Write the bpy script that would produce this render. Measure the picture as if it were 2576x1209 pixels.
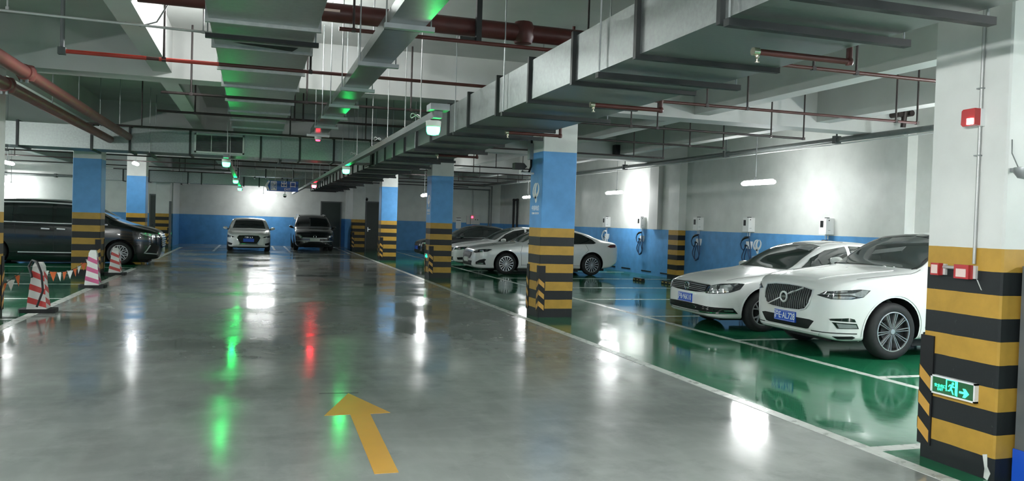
import bpy, bmesh, math, random
from mathutils import Vector, Matrix
from mathutils.bvhtree import BVHTree
from mathutils.geometry import delaunay_2d_cdt
random.seed(7)
for _o in list(bpy.data.objects): bpy.data.objects.remove(_o)
SC = bpy.context.scene
COL = SC.collection
PI = math.pi
R_ = math.radians

# ---------------------------------------------------------------- camera (solved from the photo: f=2028 px at 2576 px width)
F_PX, YAW, PITCH, ROLL, CAM_H = 2028.26, .3107, .022, .0311, 1.6
fw = Vector((math.sin(YAW)*math.cos(PITCH), math.cos(YAW)*math.cos(PITCH), -math.sin(PITCH)))
rt = Vector((math.cos(YAW), -math.sin(YAW), 0)); up = rt.cross(fw)
cr = rt*math.cos(ROLL) + up*math.sin(ROLL); cu = up*math.cos(ROLL) - rt*math.sin(ROLL)
cam = bpy.data.cameras.new('camera'); camo = bpy.data.objects.new('camera', cam); COL.objects.link(camo)
cam.sensor_fit = 'HORIZONTAL'; cam.sensor_width = 36.0; cam.lens = F_PX/2576*36.0; cam.clip_end = 300
m = Matrix((( cr.x, cu.x, -fw.x, 0), (cr.y, cu.y, -fw.y, 0), (cr.z, cu.z, -fw.z, CAM_H), (0, 0, 0, 1)))
camo.matrix_world = m
SC.camera = camo

# ---------------------------------------------------------------- world (sealed basement: no daylight) and exposure
w = bpy.data.worlds.new('world'); SC.world = w; w.use_nodes = True
w.node_tree.nodes['Background'].inputs[0].default_value = (.02, .02, .022, 1)
w.node_tree.nodes['Background'].inputs[1].default_value = .2
SC.view_settings.view_transform = 'Standard'; SC.view_settings.look = 'None'
SC.view_settings.gamma = 1.0; SC.view_settings.use_curve_mapping = False
SC.view_settings.exposure = 1.22
LAMP = 34.0           # radiance of a lit tube
LAMP2 = 165.0         # unseen tubes out of view, raised to fill the light
GUIDE = 32.0          # radiance of the parking guidance lamps

# ---------------------------------------------------------------- materials
def nd(nt, t, **kw):
    n = nt.nodes.new(t)
    for k, v in kw.items():
        if k in n.inputs: n.inputs[k].default_value = v
        else: setattr(n, k, v)
    return n
def math_(nt, op, a, b=None, c=None):
    n = nt.nodes.new('ShaderNodeMath'); n.operation = op
    for i, v in enumerate((a, b, c)):
        if v is None: continue
        if isinstance(v, (int, float)): n.inputs[i].default_value = v
        else: nt.links.new(v, n.inputs[i])
    return n.outputs[0]
def mixc(nt, f, a, b):
    n = nt.nodes.new('ShaderNodeMix'); n.data_type = 'RGBA'
    for i, v in ((0, f), (6, a), (7, b)):
        if isinstance(v, (int, float)): n.inputs[i].default_value = v
        elif isinstance(v, tuple): n.inputs[i].default_value = (*v[:3], 1)
        else: nt.links.new(v, n.inputs[i])
    return n.outputs[2]
def noise_(nt, scale, detail=3, coord='Object', stretch=None, rough=.55):
    tc = nt.nodes.new('ShaderNodeTexCoord')
    src = tc.outputs[coord]
    if stretch:
        mp = nt.nodes.new('ShaderNodeMapping'); mp.inputs['Scale'].default_value = stretch
        nt.links.new(src, mp.inputs[0]); src = mp.outputs[0]
    n = nt.nodes.new('ShaderNodeTexNoise'); n.inputs['Scale'].default_value = scale
    n.inputs['Detail'].default_value = detail; n.inputs['Roughness'].default_value = rough
    nt.links.new(src, n.inputs['Vector'])
    return n.outputs['Fac']
def ramp_(nt, fac, lo, hi, a=0., b=1.):
    n = nt.nodes.new('ShaderNodeMapRange'); n.inputs[1].default_value = lo; n.inputs[2].default_value = hi
    n.inputs[3].default_value = a; n.inputs[4].default_value = b; nt.links.new(fac, n.inputs[0])
    return n.outputs[0]
MATS = {}
def new_mat(name):
    mt = bpy.data.materials.new(name); mt.use_nodes = True; MATS[name] = mt
    nt = mt.node_tree; return mt, nt, nt.nodes['Principled BSDF']
def M(name, col, rough=.5, metal=0., var=.12, vscale=6., bump=0., bscale=30., coat=0., emit=None, es=0., spec=.5):
    if name in MATS: return MATS[name]
    mt, nt, b = new_mat(name)
    if var:
        f = noise_(nt, vscale, 4)
        c = mixc(nt, ramp_(nt, f, .3, .7), tuple(x*(1-var) for x in col), tuple(min(1, x*(1+var)) for x in col))
        nt.links.new(c, b.inputs['Base Color'])
        nt.links.new(ramp_(nt, f, .3, .7, max(.02, rough*(1-var)), min(1, rough*(1+var))), b.inputs['Roughness'])
    else:
        b.inputs['Base Color'].default_value = (*col, 1); b.inputs['Roughness'].default_value = rough
    b.inputs['Metallic'].default_value = metal
    b.inputs['Specular IOR Level'].default_value = spec
    b.inputs['Coat Weight'].default_value = coat; b.inputs['Coat Roughness'].default_value = .04
    if bump:
        bn = nt.nodes.new('ShaderNodeBump'); bn.inputs['Strength'].default_value = bump; bn.inputs['Distance'].default_value = .01
        nt.links.new(noise_(nt, bscale, 4), bn.inputs['Height']); nt.links.new(bn.outputs[0], b.inputs['Normal'])
    if emit:
        b.inputs['Emission Color'].default_value = (*emit, 1); b.inputs['Emission Strength'].default_value = es
    return mt
BAND = .1528; ZB = BAND*10; ZBLUE = 2.83
YEL = (.45, .265, .042); BLK = (.012, .015, .016); BLU = (.095, .30, .60); WHT = (.66, .68, .65); GRY = (.54, .55, .53)
def z_socket(nt, wob=.004):
    g = nt.nodes.new('ShaderNodeNewGeometry'); s = nt.nodes.new('ShaderNodeSeparateXYZ')
    nt.links.new(g.outputs['Position'], s.inputs[0])
    f = noise_(nt, 5., 2)
    return math_(nt, 'ADD', s.outputs[2], math_(nt, 'MULTIPLY', math_(nt, 'SUBTRACT', f, .5), wob*2)), s
def painted(name, stripes=True, blue_to=ZBLUE, blue_from=ZB):
    """paint on columns and walls: black/yellow bands, then blue, then white"""
    mt, nt, b = new_mat(name)
    z, s = z_socket(nt)
    dirt = ramp_(nt, noise_(nt, 2.2, 6), .35, .75)
    wh = mixc(nt, dirt, WHT, tuple(x*.86 for x in WHT))
    blu = mixc(nt, ramp_(nt, noise_(nt, 3.5, 5), .3, .7), tuple(x*.88 for x in BLU), tuple(x*1.1 for x in BLU))
    upper = wh
    if blue_to: upper = mixc(nt, math_(nt, 'GREATER_THAN', z, blue_to), blu, wh)
    if stripes:
        k = math_(nt, 'MODULO', math_(nt, 'FLOOR', math_(nt, 'DIVIDE', math_(nt, 'MAXIMUM', z, .0), BAND)), 2.)
        ye = mixc(nt, ramp_(nt, noise_(nt, 8, 5), .35, .75), YEL, tuple(x*.82 for x in YEL))
        scuff = ramp_(nt, noise_(nt, 60, 6, stretch=(1, 1, .35)), .68, .74)
        bl = mixc(nt, scuff, BLK, (.05, .055, .055))
        lower = mixc(nt, k, bl, ye)
        col = mixc(nt, math_(nt, 'GREATER_THAN', z, ZB), lower, upper)
        nt.links.new(col, b.inputs['Base Color'])
    else: nt.links.new(upper, b.inputs['Base Color'])
    b.inputs['Roughness'].default_value = .46; b.inputs['Specular IOR Level'].default_value = .3
    bn = nt.nodes.new('ShaderNodeBump'); bn.inputs['Strength'].default_value = .12; bn.inputs['Distance'].default_value = .01
    nt.links.new(noise_(nt, 14, 4), bn.inputs['Height']); nt.links.new(bn.outputs[0], b.inputs['Normal'])
    return mt
painted('col_blue'); painted('col_white', blue_to=None)
painted('wall_paint', stripes=False, blue_to=ZB); painted('pilaster_paint', blue_to=None)
def plain_wall(name, col):
    mt, nt, b = new_mat(name)
    d = ramp_(nt, noise_(nt, 1.1, 6), .3, .75)
    nt.links.new(mixc(nt, d, col, tuple(x*.84 for x in col)), b.inputs['Base Color']); b.inputs['Roughness'].default_value = .6
    bn = nt.nodes.new('ShaderNodeBump'); bn.inputs['Strength'].default_value = .15; bn.inputs['Distance'].default_value = .01
    nt.links.new(noise_(nt, 9, 5), bn.inputs['Height']); nt.links.new(bn.outputs[0], b.inputs['Normal'])
plain_wall('ceiling', GRY)
def floor_mat(name, col, col2, r0, r1, spec=.62):
    mt, nt, b = new_mat(name)
    big = noise_(nt, .35, 5); fine = noise_(nt, 5, 6, stretch=(1., .35, 1.)); scr = noise_(nt, 22, 5, stretch=(1., .12, 1.))
    c = mixc(nt, ramp_(nt, big, .35, .68), col, col2)
    c = mixc(nt, ramp_(nt, fine, .45, .75, 0, .35), c, tuple(x*1.25 for x in col))
    c = mixc(nt, ramp_(nt, scr, .66, .8, 0, .25), c, (.45, .47, .45))
    sw = nt.nodes.new('ShaderNodeTexWave'); sw.wave_type = 'RINGS'; sw.inputs['Scale'].default_value = .9; sw.inputs['Distortion'].default_value = 9.
    sw.inputs['Detail'].default_value = 5.; sw.inputs['Detail Scale'].default_value = 1.6
    tc = nt.nodes.new('ShaderNodeTexCoord'); nt.links.new(tc.outputs['Object'], sw.inputs['Vector'])
    c = mixc(nt, ramp_(nt, sw.outputs['Fac'], .55, .95, 0, .10), c, tuple(x*1.3 for x in col))
    c = mixc(nt, ramp_(nt, noise_(nt, 1.3, 7, rough=.7), .50, .72, 0, .45), c, tuple(x*.62 for x in col2))
    nt.links.new(c, b.inputs['Base Color'])
    wet = ramp_(nt, noise_(nt, .55, 6), .40, .60)
    r = math_(nt, 'ADD', math_(nt, 'MULTIPLY', wet, r1-r0), r0)
    r = math_(nt, 'ADD', r, math_(nt, 'MULTIPLY', ramp_(nt, fine, .4, .8), .05))
    nt.links.new(r, b.inputs['Roughness'])
    b.inputs['Specular IOR Level'].default_value = spec
    bn = nt.nodes.new('ShaderNodeBump'); bn.inputs['Strength'].default_value = .06; bn.inputs['Distance'].default_value = .01
    hgt = math_(nt, 'ADD', noise_(nt, 3.2, 5), math_(nt, 'MULTIPLY', noise_(nt, 16, 4, stretch=(.5, 1.6, 1.)), .16))
    nt.links.new(hgt, bn.inputs['Height']); nt.links.new(bn.outputs[0], b.inputs['Normal'])
    return mt
floor_mat('floor_grey', (.295, .315, .30), (.185, .203, .193), .07, .23)
floor_mat('floor_green', (.016, .16, .072), (.013, .125, .062), .045, .13, spec=.42)
M('line_white', (.55, .57, .54), .3, var=.2, vscale=9)
M('arrow_yellow', (.54, .29, .05), .35, var=.06, vscale=4)
M('galv', (.29, .315, .305), .42, .88, var=.14, vscale=26, bump=.05, bscale=40)
M('galv_dull', (.42, .445, .435), .42, .8, var=.12, vscale=18)
M('galv_smooth', (.30, .325, .315), .2, .9, var=.1, vscale=20)
M('galv_dark', (.20, .215, .21), .4, .8, var=.12)
M('angle_black', (.018, .021, .021), .5, .2, var=.2)
M('steel_grey', (.30, .32, .32), .45, .6, var=.15)
M('conduit', (.42, .43, .42), .4, .4, var=.1)
M('pipe_dark', (.030, .020, .019), .45, .1, var=.25)
M('pipe_maroon', (.075, .017, .014), .42, .0, var=.2)
M('main_red', (.24, .075, .065), .42, .0, var=.15)
M('trim_bright', (.66, .67, .68), .3, .35, var=.04)
M('slat_grey', (.16, .17, .175), .35, .6, var=.05)
M('pipe_red', (.46, .045, .03), .38, .0, var=.15)
M('pipe_grey', (.15, .165, .16), .42, .2, var=.15)
M('brass', (.70, .64, .52), .25, 1, var=.05)
M('chrome', (.82, .84, .85), .08, 1, var=0)
M('paint_white', (.78, .79, .78), .25, var=.01, coat=1)
M('paint_black', (.006, .007, .008), .18, var=0, coat=1)
M('paint_dark', (.010, .012, .014), .2, var=0, coat=1)
M('glass', (.010, .014, .014), .03, var=0, coat=.6, spec=.7)
M('glass_light', (.024, .031, .031), .04, var=0, coat=.6, spec=.7)
M('plastic_black', (.010, .011, .012), .5, var=.1, spec=.3)
M('gloss_black', (.008, .009, .010), .12, var=0, coat=.5)
M('rubber', (.014, .015, .016), .72, var=.15, vscale=20, bump=.1)
M('seam', (.02, .02, .02), .7, var=0)
M('rim_silver', (.52, .53, .54), .3, .6, var=.04)
M('rim_dark', (.02, .021, .022), .5, .2, var=0)
M('lamp_lens', (.42, .44, .45), .10, .7, var=.2, vscale=40)
M('lens_dark', (.045, .05, .055), .07, .4, var=.2, vscale=30, coat=1)
M('tail_red', (.10, .012, .014), .12, var=0, coat=1)
M('plate_blue', (.012, .085, .52), .35, var=.04)
M('plate_pale', (.55, .62, .56), .4, var=.05)
M('sign_white', (.78, .80, .80), .4, var=.03)
M('sign_blue', (.02, .12, .45), .4, var=.04)
M('door_dark', (.028, .042, .036), .45, var=.1)
M('box_grey', (.55, .56, .54), .45, var=.04)
M('box_white', (.74, .75, .74), .4, var=.03)
M('alarm_red', (.42, .018, .02), .3, var=.08, coat=.3)
M('alarm_pale', (.72, .55, .50), .5, var=.05)
M('cable_blue', (.012, .045, .11), .45, var=.1)
M('cone_white', (.72, .72, .70), .45, var=.05)
M('cone_red', (.55, .045, .04), .45, var=.08)
M('cone_pink', (.55, .10, .24), .45, var=.08)
M('cone_orange', (.62, .13, .04), .5, var=.08)
M('stop_yellow', (.45, .36, .10), .6, var=.2)
M('panel_green', (.006, .06, .02), .25, var=0, emit=(.0, .25, .05), es=.07)
M('glow_green', (.1, .6, .35), .3, var=0, emit=(.02, 1., .42), es=1.3)
M('tube_on', (.9, .9, .9), .3, var=0, emit=(.98, 1., 1.), es=LAMP)
M('tube_bright', (.9, .9, .9), .3, var=0, emit=(.98, 1., 1.), es=LAMP2)
M('tube_wall', (.9, .9, .9), .3, var=0, emit=(.98, 1., 1.), es=LAMP*1.45)
M('tube_mid', (.9, .9, .9), .3, var=0, emit=(.98, 1., 1.), es=LAMP*2.6)
M('guide_green', (.3, .8, .5), .3, var=0, emit=(.01, 1., .16), es=GUIDE)
M('guide_red', (.8, .2, .2), .3, var=0, emit=(1., .015, .03), es=GUIDE)
M('led_red', (.8, .1, .1), .3, var=0, emit=(1., .02, .05), es=6.)
M('led_white', (.9, .9, .9), .3, var=0, emit=(1., 1., 1.), es=5.)
M('cream', (.70, .70, .66), .45, var=.03)
M('post_grey', (.10, .11, .11), .45, var=.1)

# ---------------------------------------------------------------- builders
class MB:
    def __init__(s): s.v = []; s.f = []
    def add(s, vs, fs):
        o = len(s.v); s.v += [Vector(p) for p in vs]; s.f += [tuple(i+o for i in f) for f in fs]; return s
    def box(s, x0, x1, y0, y1, z0, z1):
        return s.add([(x0,y0,z0),(x1,y0,z0),(x1,y1,z0),(x0,y1,z0),(x0,y0,z1),(x1,y0,z1),(x1,y1,z1),(x0,y1,z1)],
                     [(3,2,1,0),(4,5,6,7),(0,1,5,4),(1,2,6,5),(2,3,7,6),(3,0,4,7)])
    def prism(s, poly, h0, h1, fn):
        """poly in 2D, extruded between h0 and h1; fn(u,v,h) -> 3D"""
        n = len(poly)
        return s.add([fn(u, v, h0) for u, v in poly]+[fn(u, v, h1) for u, v in poly],
                     [tuple(range(n))[::-1], tuple(range(n, 2*n))]+[(i, (i+1) % n, n+(i+1) % n, n+i) for i in range(n)])
    def tube(s, pts, r, n=10, cap=True):
        pts = [Vector(p) for p in pts]; rr = r if isinstance(r, (list, tuple)) else [r]*len(pts)
        rings = []; t = (pts[1]-pts[0]).normalized()
        a = t.orthogonal().normalized()
        for i, p in enumerate(pts):
            if i == 0: t = (pts[1]-p).normalized()
            elif i == len(pts)-1: t = (p-pts[i-1]).normalized()
            else: t = ((pts[i+1]-p).normalized()+(p-pts[i-1]).normalized()).normalized()
            a = (a-t*a.dot(t)); a = a.normalized() if a.length > 1e-6 else t.orthogonal().normalized()
            b = t.cross(a); k = 1.
            if 0 < i < len(pts)-1:
                c = (pts[i+1]-p).normalized().dot(t); k = 1/max(.5, c)
            rings.append([p+(a*math.cos(2*PI*j/n)+b*math.sin(2*PI*j/n))*rr[i]*(k if n > 4 else 1) for j in range(n)])
        vs = [q for r_ in rings for q in r_]; fs = []
        for i in range(len(rings)-1):
            for j in range(n): fs.append((i*n+j, i*n+(j+1) % n, (i+1)*n+(j+1) % n, (i+1)*n+j))
        if cap: fs += [tuple(range(n))[::-1], tuple((len(rings)-1)*n+j for j in range(n))]
        return s.add(vs, fs)
    def lathe(s, prof, n=24, fn=lambda r, a, h: (r*math.cos(a), r*math.sin(a), h), closed=False):
        k = len(prof); vs = []; fs = []
        for j in range(n):
            a = 2*PI*j/n
            for r, h in prof: vs.append(fn(r, a, h))
        for j in range(n):
            for i in range(k if closed else k-1):
                fs.append((j*k+i, ((j+1) % n)*k+i, ((j+1) % n)*k+(i+1) % k, j*k+(i+1) % k))
        if not closed:
            if prof[0][0] > 1e-6: fs.append(tuple(j*k for j in range(n))[::-1])
            if prof[-1][0] > 1e-6: fs.append(tuple(j*k+k-1 for j in range(n)))
        return s.add(vs, fs)
    def ribbon(s, pts, ws, h0, h1, fn):
        """flat stroke of varying width in a plane, given thickness"""
        L = []; Rr = []
        for i, p in enumerate(pts):
            a = pts[max(0, i-1)]; b = pts[min(len(pts)-1, i+1)]
            d = Vector((b[0]-a[0], b[1]-a[1])).normalized(); nn = Vector((-d.y, d.x))*ws[i]*.5
            L.append((p[0]+nn.x, p[1]+nn.y)); Rr.append((p[0]-nn.x, p[1]-nn.y))
        n = len(pts)
        vs = [fn(*q, h0) for q in L]+[fn(*q, h0) for q in Rr]+[fn(*q, h1) for q in L]+[fn(*q, h1) for q in Rr]
        fs = []
        for i in range(n-1):
            fs += [(2*n+i, 3*n+i, 3*n+i+1, 2*n+i+1), (i, i+1, n+i+1, n+i), (i, 2*n+i, 2*n+i+1, i+1), (n+i, n+i+1, 3*n+i+1, 3*n+i)]
        fs += [(0, n, 3*n, 2*n), (n-1, 3*n-1, 4*n-1, 2*n-1)]
        return s.add(vs, fs)
    def mesh(s, name, off=Vector((0, 0, 0))):
        me = bpy.data.meshes.new(name); me.from_pydata([p-off for p in s.v], [], s.f)
        bm = bmesh.new(); bm.from_mesh(me); bmesh.ops.remove_doubles(bm, verts=bm.verts, dist=1e-5)
        bmesh.ops.recalc_face_normals(bm, faces=bm.faces); bm.to_mesh(me); bm.free()
        return me
def wloc(p):
    v = Vector((0, 0, 0))
    while p: v += p.location; p = p.parent
    return v
def link(name, me, mat, parent=None, smooth=None, loc=None):
    o = bpy.data.objects.new(name, me); COL.objects.link(o)
    if mat and not me.materials: me.materials.append(MATS[mat] if isinstance(mat, str) else mat)
    if parent: o.parent = parent
    if loc is not None: o.location = loc
    if smooth:
        me.shade_smooth(); me.set_sharp_from_angle(angle=R_(smooth))
    return o
def part(name, mb, mat, parent, smooth=None):
    """world-coordinate geometry -> child of an unrotated parent"""
    return link(name, mb.mesh(name, wloc(parent)), mat, parent, smooth)
def tag(o, label, cat, group=None):
    o['label'] = label; o['category'] = cat
    if group: o['group'] = group
    return o
def thing(name, label, cat, loc=(0, 0, 0), group=None):
    o = bpy.data.objects.new(name, None); COL.objects.link(o); o.location = loc; o.empty_display_size = .1
    return tag(o, label, cat, group)
def solid(name, mb, mat, label, cat, group=None, smooth=None, base=None):
    """a thing that is one mesh; origin at its base"""
    xs = [p.x for p in mb.v]; ys = [p.y for p in mb.v]; zs = [p.z for p in mb.v]
    b = Vector(base) if base else Vector(((min(xs)+max(xs))/2, (min(ys)+max(ys))/2, min(zs)))
    return tag(link(name, mb.mesh(name, b), mat, None, smooth, b), label, cat, group)
def struct(name, mb, mat, parent=None):
    o = link(name, mb.mesh(name), mat, parent)
    if not parent: o['kind'] = 'structure'
    return o
def text_mb(txt, size, fn, depth=.002, align='CENTER', bold=0., sx=1.):
    cu_ = bpy.data.curves.new('lettering', 'FONT'); cu_.body = txt; cu_.size = size; cu_.align_x = align; cu_.align_y = 'CENTER'
    cu_.extrude = depth/2; cu_.offset = bold; cu_.resolution_u = 3
    o = bpy.data.objects.new('lettering', cu_); COL.objects.link(o)
    dg = bpy.context.evaluated_depsgraph_get(); dg.update()
    me = bpy.data.meshes.new_from_object(o.evaluated_get(dg))
    mb = MB(); mb.add([fn(v.co.x*sx, v.co.y, v.co.z+depth/2) for v in me.vertices], [tuple(p.vertices) for p in me.polygons])
    bpy.data.objects.remove(o); bpy.data.curves.remove(cu_); bpy.data.meshes.remove(me)
    return mb
def dupe(root, loc, label=None, group=None):
    r = root.copy(); COL.objects.link(r); r.location = loc
    if label: r['label'] = label
    if group: r['group'] = group
    for ch in root.children:
        c = ch.copy(); COL.objects.link(c); c.parent = r
        for g in ch.children:
            d = g.copy(); COL.objects.link(d); d.parent = c
    return r
# ================================================================ the setting
ROWS = [-4.9, 4.02, 12.90, 21.88, 31.0, 40.36]
CW = .62
XW, YB, YBR, YBL, ZC = 12.6, 44.4, 41.5, 41.0, 4.3
ZR = ZC-.002          # where hangers meet the slab
fl = struct('floor', MB().box(-XW-.2, XW+.2, -9.2, YB+.2, -.2, 0), 'floor_grey')
E1 = .0015
part('green_coating', MB().box(4.40, XW, -9, YBR, -.01, E1), 'floor_green', fl)
part('green_coating', MB().box(-XW, -3.2, -9, YBL, -.01, E1), 'floor_green', fl)
def quad(x0, x1, y0, y1): return MB().box(x0, x1, y0, y1, 0, E1*2)
for y0, y1 in [(-9, 4.5), (4.5, 13.2), (13.2, 22.2), (22.2, 31.2), (31.2, 40.8)]:
    part('lane_line', quad(4.33, 4.45, y0, y1), 'line_white', fl)
part('lane_line', quad(-3.22, -3.08, 9., 24.6), 'line_white', fl)
part('lane_line', quad(-3.22, -3.08, 30., 40.), 'line_white', fl)
part('bay_line', quad(6.62, 6.73, 4.8, 40.5), 'line_white', fl)
BAYS = [4.45, 7.28, 10.1, 12.95, 16.0, 19.0, 22.2, 25.5, 28.5, 31.4, 34.5, 37.5]
for y in BAYS:
    part('bay_line', quad(6.73, 12.3, y-.05, y+.05), 'line_white', fl)
for y in (4.84,): part('bay_line', quad(4.45, 5.9, y-.06, y+.06), 'line_white', fl)
for y in (13.1, 16.1, 19.2, 22.3, 24.9, 28.2):
    part('bay_line', quad(-9.5, -3.22, y-.05, y+.05), 'line_white', fl)
for x in (-1.6, .95, 1.55, 4.1):
    part('bay_line', quad(x-.05, x+.05, 36.4 if x != .95 else 38.6, YB-.6), 'line_white', fl)
part('bay_line', quad(1.0, 1.9, 38.35, 38.45), 'line_white', fl)
ap = [(.858,7.41),(.578,6.60),(.785,6.61),(.757,5.03),(.91,5.03),(.945,6.60),(1.112,6.61)]
part('direction_arrow', MB().prism(ap, 0, E1*2, lambda u, v, h: (u, v, h)), 'arrow_yellow', fl)
part('floor_joint', MB().prism([(.60,7.44),(.95,7.415),(.95,7.43),(.60,7.452)], 0, E1, lambda u, v, h: (u, v, h)), 'seam', fl)

ce = struct('ceiling', MB().box(-XW-.2, XW+.2, -9.2, YB+.2, ZC, ZC+.3), 'ceiling')
def beam(x0, x1, y0, y1, z): part('beam', MB().box(x0, x1, y0, y1, z, ZC+.05), 'ceiling', ce)
for y in ROWS: beam(-XW-.1, XW+.1, y+.06, y+.56, 3.58)
YE = [-9.1]+ROWS+[YB+.1]
for x0, x1, z in [(4.75, 5.17, 3.60), (-4.05, -3.63, 3.60), (-1.46, -1.2, 3.66), (7.55, 7.85, 3.66), (-8.1, -7.8, 3.66), (10.2, 10.5, 3.70)]:
    for a, b in zip(YE[:-1], YE[1:]):
        beam(x0, x1, (a+.56) if a > -9 else a, (b+.06) if b < YB else b, z)

wr = struct('wall_right', MB().box(XW, XW+.2, -9.2, YBR+.2, 0, ZC), 'wall_paint')
wl = struct('wall_left', MB().box(-XW-.2, -XW, -9.2, YBL+.2, 0, ZC), 'wall_paint')
wb = struct('wall_back', MB().box(-3.85, 5.0, YB, YB+.2, 0, ZC), 'wall_paint')
wbl = struct('wall_back_left', MB().box(-XW, -3.62, YBL, YBL+.2, 0, ZC), 'wall_paint')
wbr = struct('wall_back_right', MB().box(4.72, XW, YBR, YBR+.2, 0, ZC), 'wall_paint')
struct('wall_return_left', MB().box(-3.82, -3.62, YBL+.2, YB, 0, ZC), 'wall_paint')
struct('wall_return_right', MB().box(4.72, 4.92, YBR+.2, YB, 0, ZC), 'wall_paint')
struct('wall_front', MB().box(-XW, XW, -9.2, -9, 0, ZC), 'wall_paint')
for y in ROWS[:-1]:
    part('pilaster', MB().box(12.35, XW, y+.02, y+.02+.6, 0, 3.6), 'pilaster_paint', wr)
    part('pilaster', MB().box(-XW, -12.35, y+.02, y+.02+.6, 0, 3.6), 'pilaster_paint', wl)
part('chase', MB().box(12.42, XW, 23.4, 24.0, ZB, 3.6), 'ceiling', wr)
for a, b in ((22.6, 31.0), (13.6, 21.9)):
    n = 6
    for k in range(n):
        y0 = a+(b-a)*k/n+.3*random.random(); part('skirting_dirt', MB().box(XW-.012, XW, y0, y0+.7, .10, .14), 'plastic_black', wr)
# doors
def door(n, x0, x1, y, z1, parent=None):
    d = struct('door_%d' % n, MB().box(x0, x1, y-.05, y, 0, z1), 'door_dark')
    part('door_frame', MB().box(x0-.06, x0, y-.07, y, 0, z1+.06).box(x1, x1+.06, y-.07, y, 0, z1+.06).box(x0, x1, y-.07, y, z1, z1+.06), 'post_grey', d)
    part('door_handle', MB().box(x0+.08, x0+.20, y-.11, y-.05, 1.02, 1.05).box(x0+.06, x0+.10, y-.075, y-.05, .92, 1.14), 'chrome', d)
    return d
door(1, 3.47, 4.45, YB, 2.38); door(2, 5.48, 6.10, YBR, 2.40); door(3, -4.58, -4.36, 40.93, 2.36)
struct('trim_1', MB().box(-3.72, -3.62, 40.2, 40.3, 0, 2.1), 'post_grey')

# ---------------------------------------------------------------- columns
def guard(col, x, y, sx, sy, z0=.10, z1=.885):
    """rubber corner guard wrapped round the corner (x,y); the column lies towards (sx,sy)"""
    t, wd = .012, .105
    P = [(x-sx*t, y-sy*t), (x+sx*wd, y-sy*t), (x+sx*wd, y), (x, y), (x, y+sy*wd), (x-sx*t, y+sy*wd)]
    g = part('corner_guard', MB().prism(P, z0, z1, lambda u, v, h: (u, v, h)), 'plastic_black', col)
    zc = z0+.02
    while zc+.24 < z1+.02:
        mb = MB(); o = t+.002; d = .085; h = .085
        A = (x-sx*o, y-sy*o)
        zz = [(0, zc+d), (0, zc+d+h), (wd, zc+h), (wd, zc)]
        mb.add([(A[0]+sx*s, A[1], z) for s, z in zz]+[(A[0]+sx*s, A[1]+sy*.004, z) for s, z in zz], [(0,1,2,3),(4,5,6,7),(0,1,5,4),(1,2,6,5),(2,3,7,6),(3,0,4,7)])
        mb.add([(A[0], A[1]+sy*s, z) for s, z in zz]+[(A[0]+sx*.004, A[1]+sy*s, z) for s, z in zz], [(0,1,2,3),(4,5,6,7),(0,1,5,4),(1,2,6,5),(2,3,7,6),(3,0,4,7)])
        part('chevron', mb, 'arrow_yellow', g); zc += .19
    return g
def column(x, y, mat, label, right=True, near=True):
    mb = MB(); c = .012
    P = [(x+c,y),(x+CW-c,y),(x+CW,y+c),(x+CW,y+CW-c),(x+CW-c,y+CW),(x+c,y+CW),(x,y+CW-c),(x,y+c)]
    mb.prism(P, 0, 3.6, lambda u, v, h: (u, v, h))
    o = tag(link('column', mb.mesh('column', Vector((x+CW/2, y+CW/2, 0))), mat, None, None, (x+CW/2, y+CW/2, 0)), label, 'column')
    o['kind'] = 'structure'
    if right: 
        guard(o, x, y+CW, 1, -1)
        if near: guard(o, x, y, 1, 1)
    else: guard(o, x+CW, y, -1, 1); guard(o, x+CW, y+CW, -1, -1)
    return o
XR, XL = 4.65, -4.15
c1 = column(XR, ROWS[1], 'col_white', 'striped column with white top carrying the green exit sign and red alarm boxes', near=False)
c2 = column(XR, ROWS[2], 'col_blue', 'black and yellow striped column with blue top and clear white emblem, beside the fastback sedan')
c3 = column(XR, ROWS[3], 'col_blue', 'blue topped striped column standing before the noses of the parked white sedans')
c4 = column(XR, ROWS[4], 'col_blue', 'plain blue topped striped column beside the narrow dark door')
c5 = column(XR, ROWS[5], 'col_white', 'white topped striped column at the corner beside the dark people carrier')
l0 = column(-4.10, ROWS[2], 'col_white', 'striped column beside the red and white cone with bunting', False)
l1 = column(XL, 21.64, 'col_blue', 'blue topped striped column standing before the black van', False)
l2 = column(-4.24, 30.9, 'col_blue', 'blue topped column lit by a lamp beyond the nose of the black van', False)
l3 = column(-4.30, 40.3, 'col_white', 'striped column with small green exit sign at the end of the blue wall', False)

# white spill of paint at the foot of column 1, scratches below the alarm boxes
fX = lambda X: (lambda u, v, h: (X-h, u, v))       # plane facing -X : u = world y
part('paint_spill', MB().prism([(4.06,.0),(4.09,.01),(4.085,.07),(4.105,.16),(4.07,.17),(4.065,.09),(4.04,.05)], .0005, .003, fX(XR)), 'line_white', c1)
part('scratch', MB().prism([(4.20,1.31),(4.215,1.32),(4.175,1.25),(4.165,1.245)], .0005, .002, fX(XR)), 'line_white', c1)
part('scratch', MB().prism([(4.37,1.345),(4.385,1.355),(4.365,1.33),(4.355,1.325)], .0005, .002, fX(XR)), 'line_white', c1)

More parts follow.
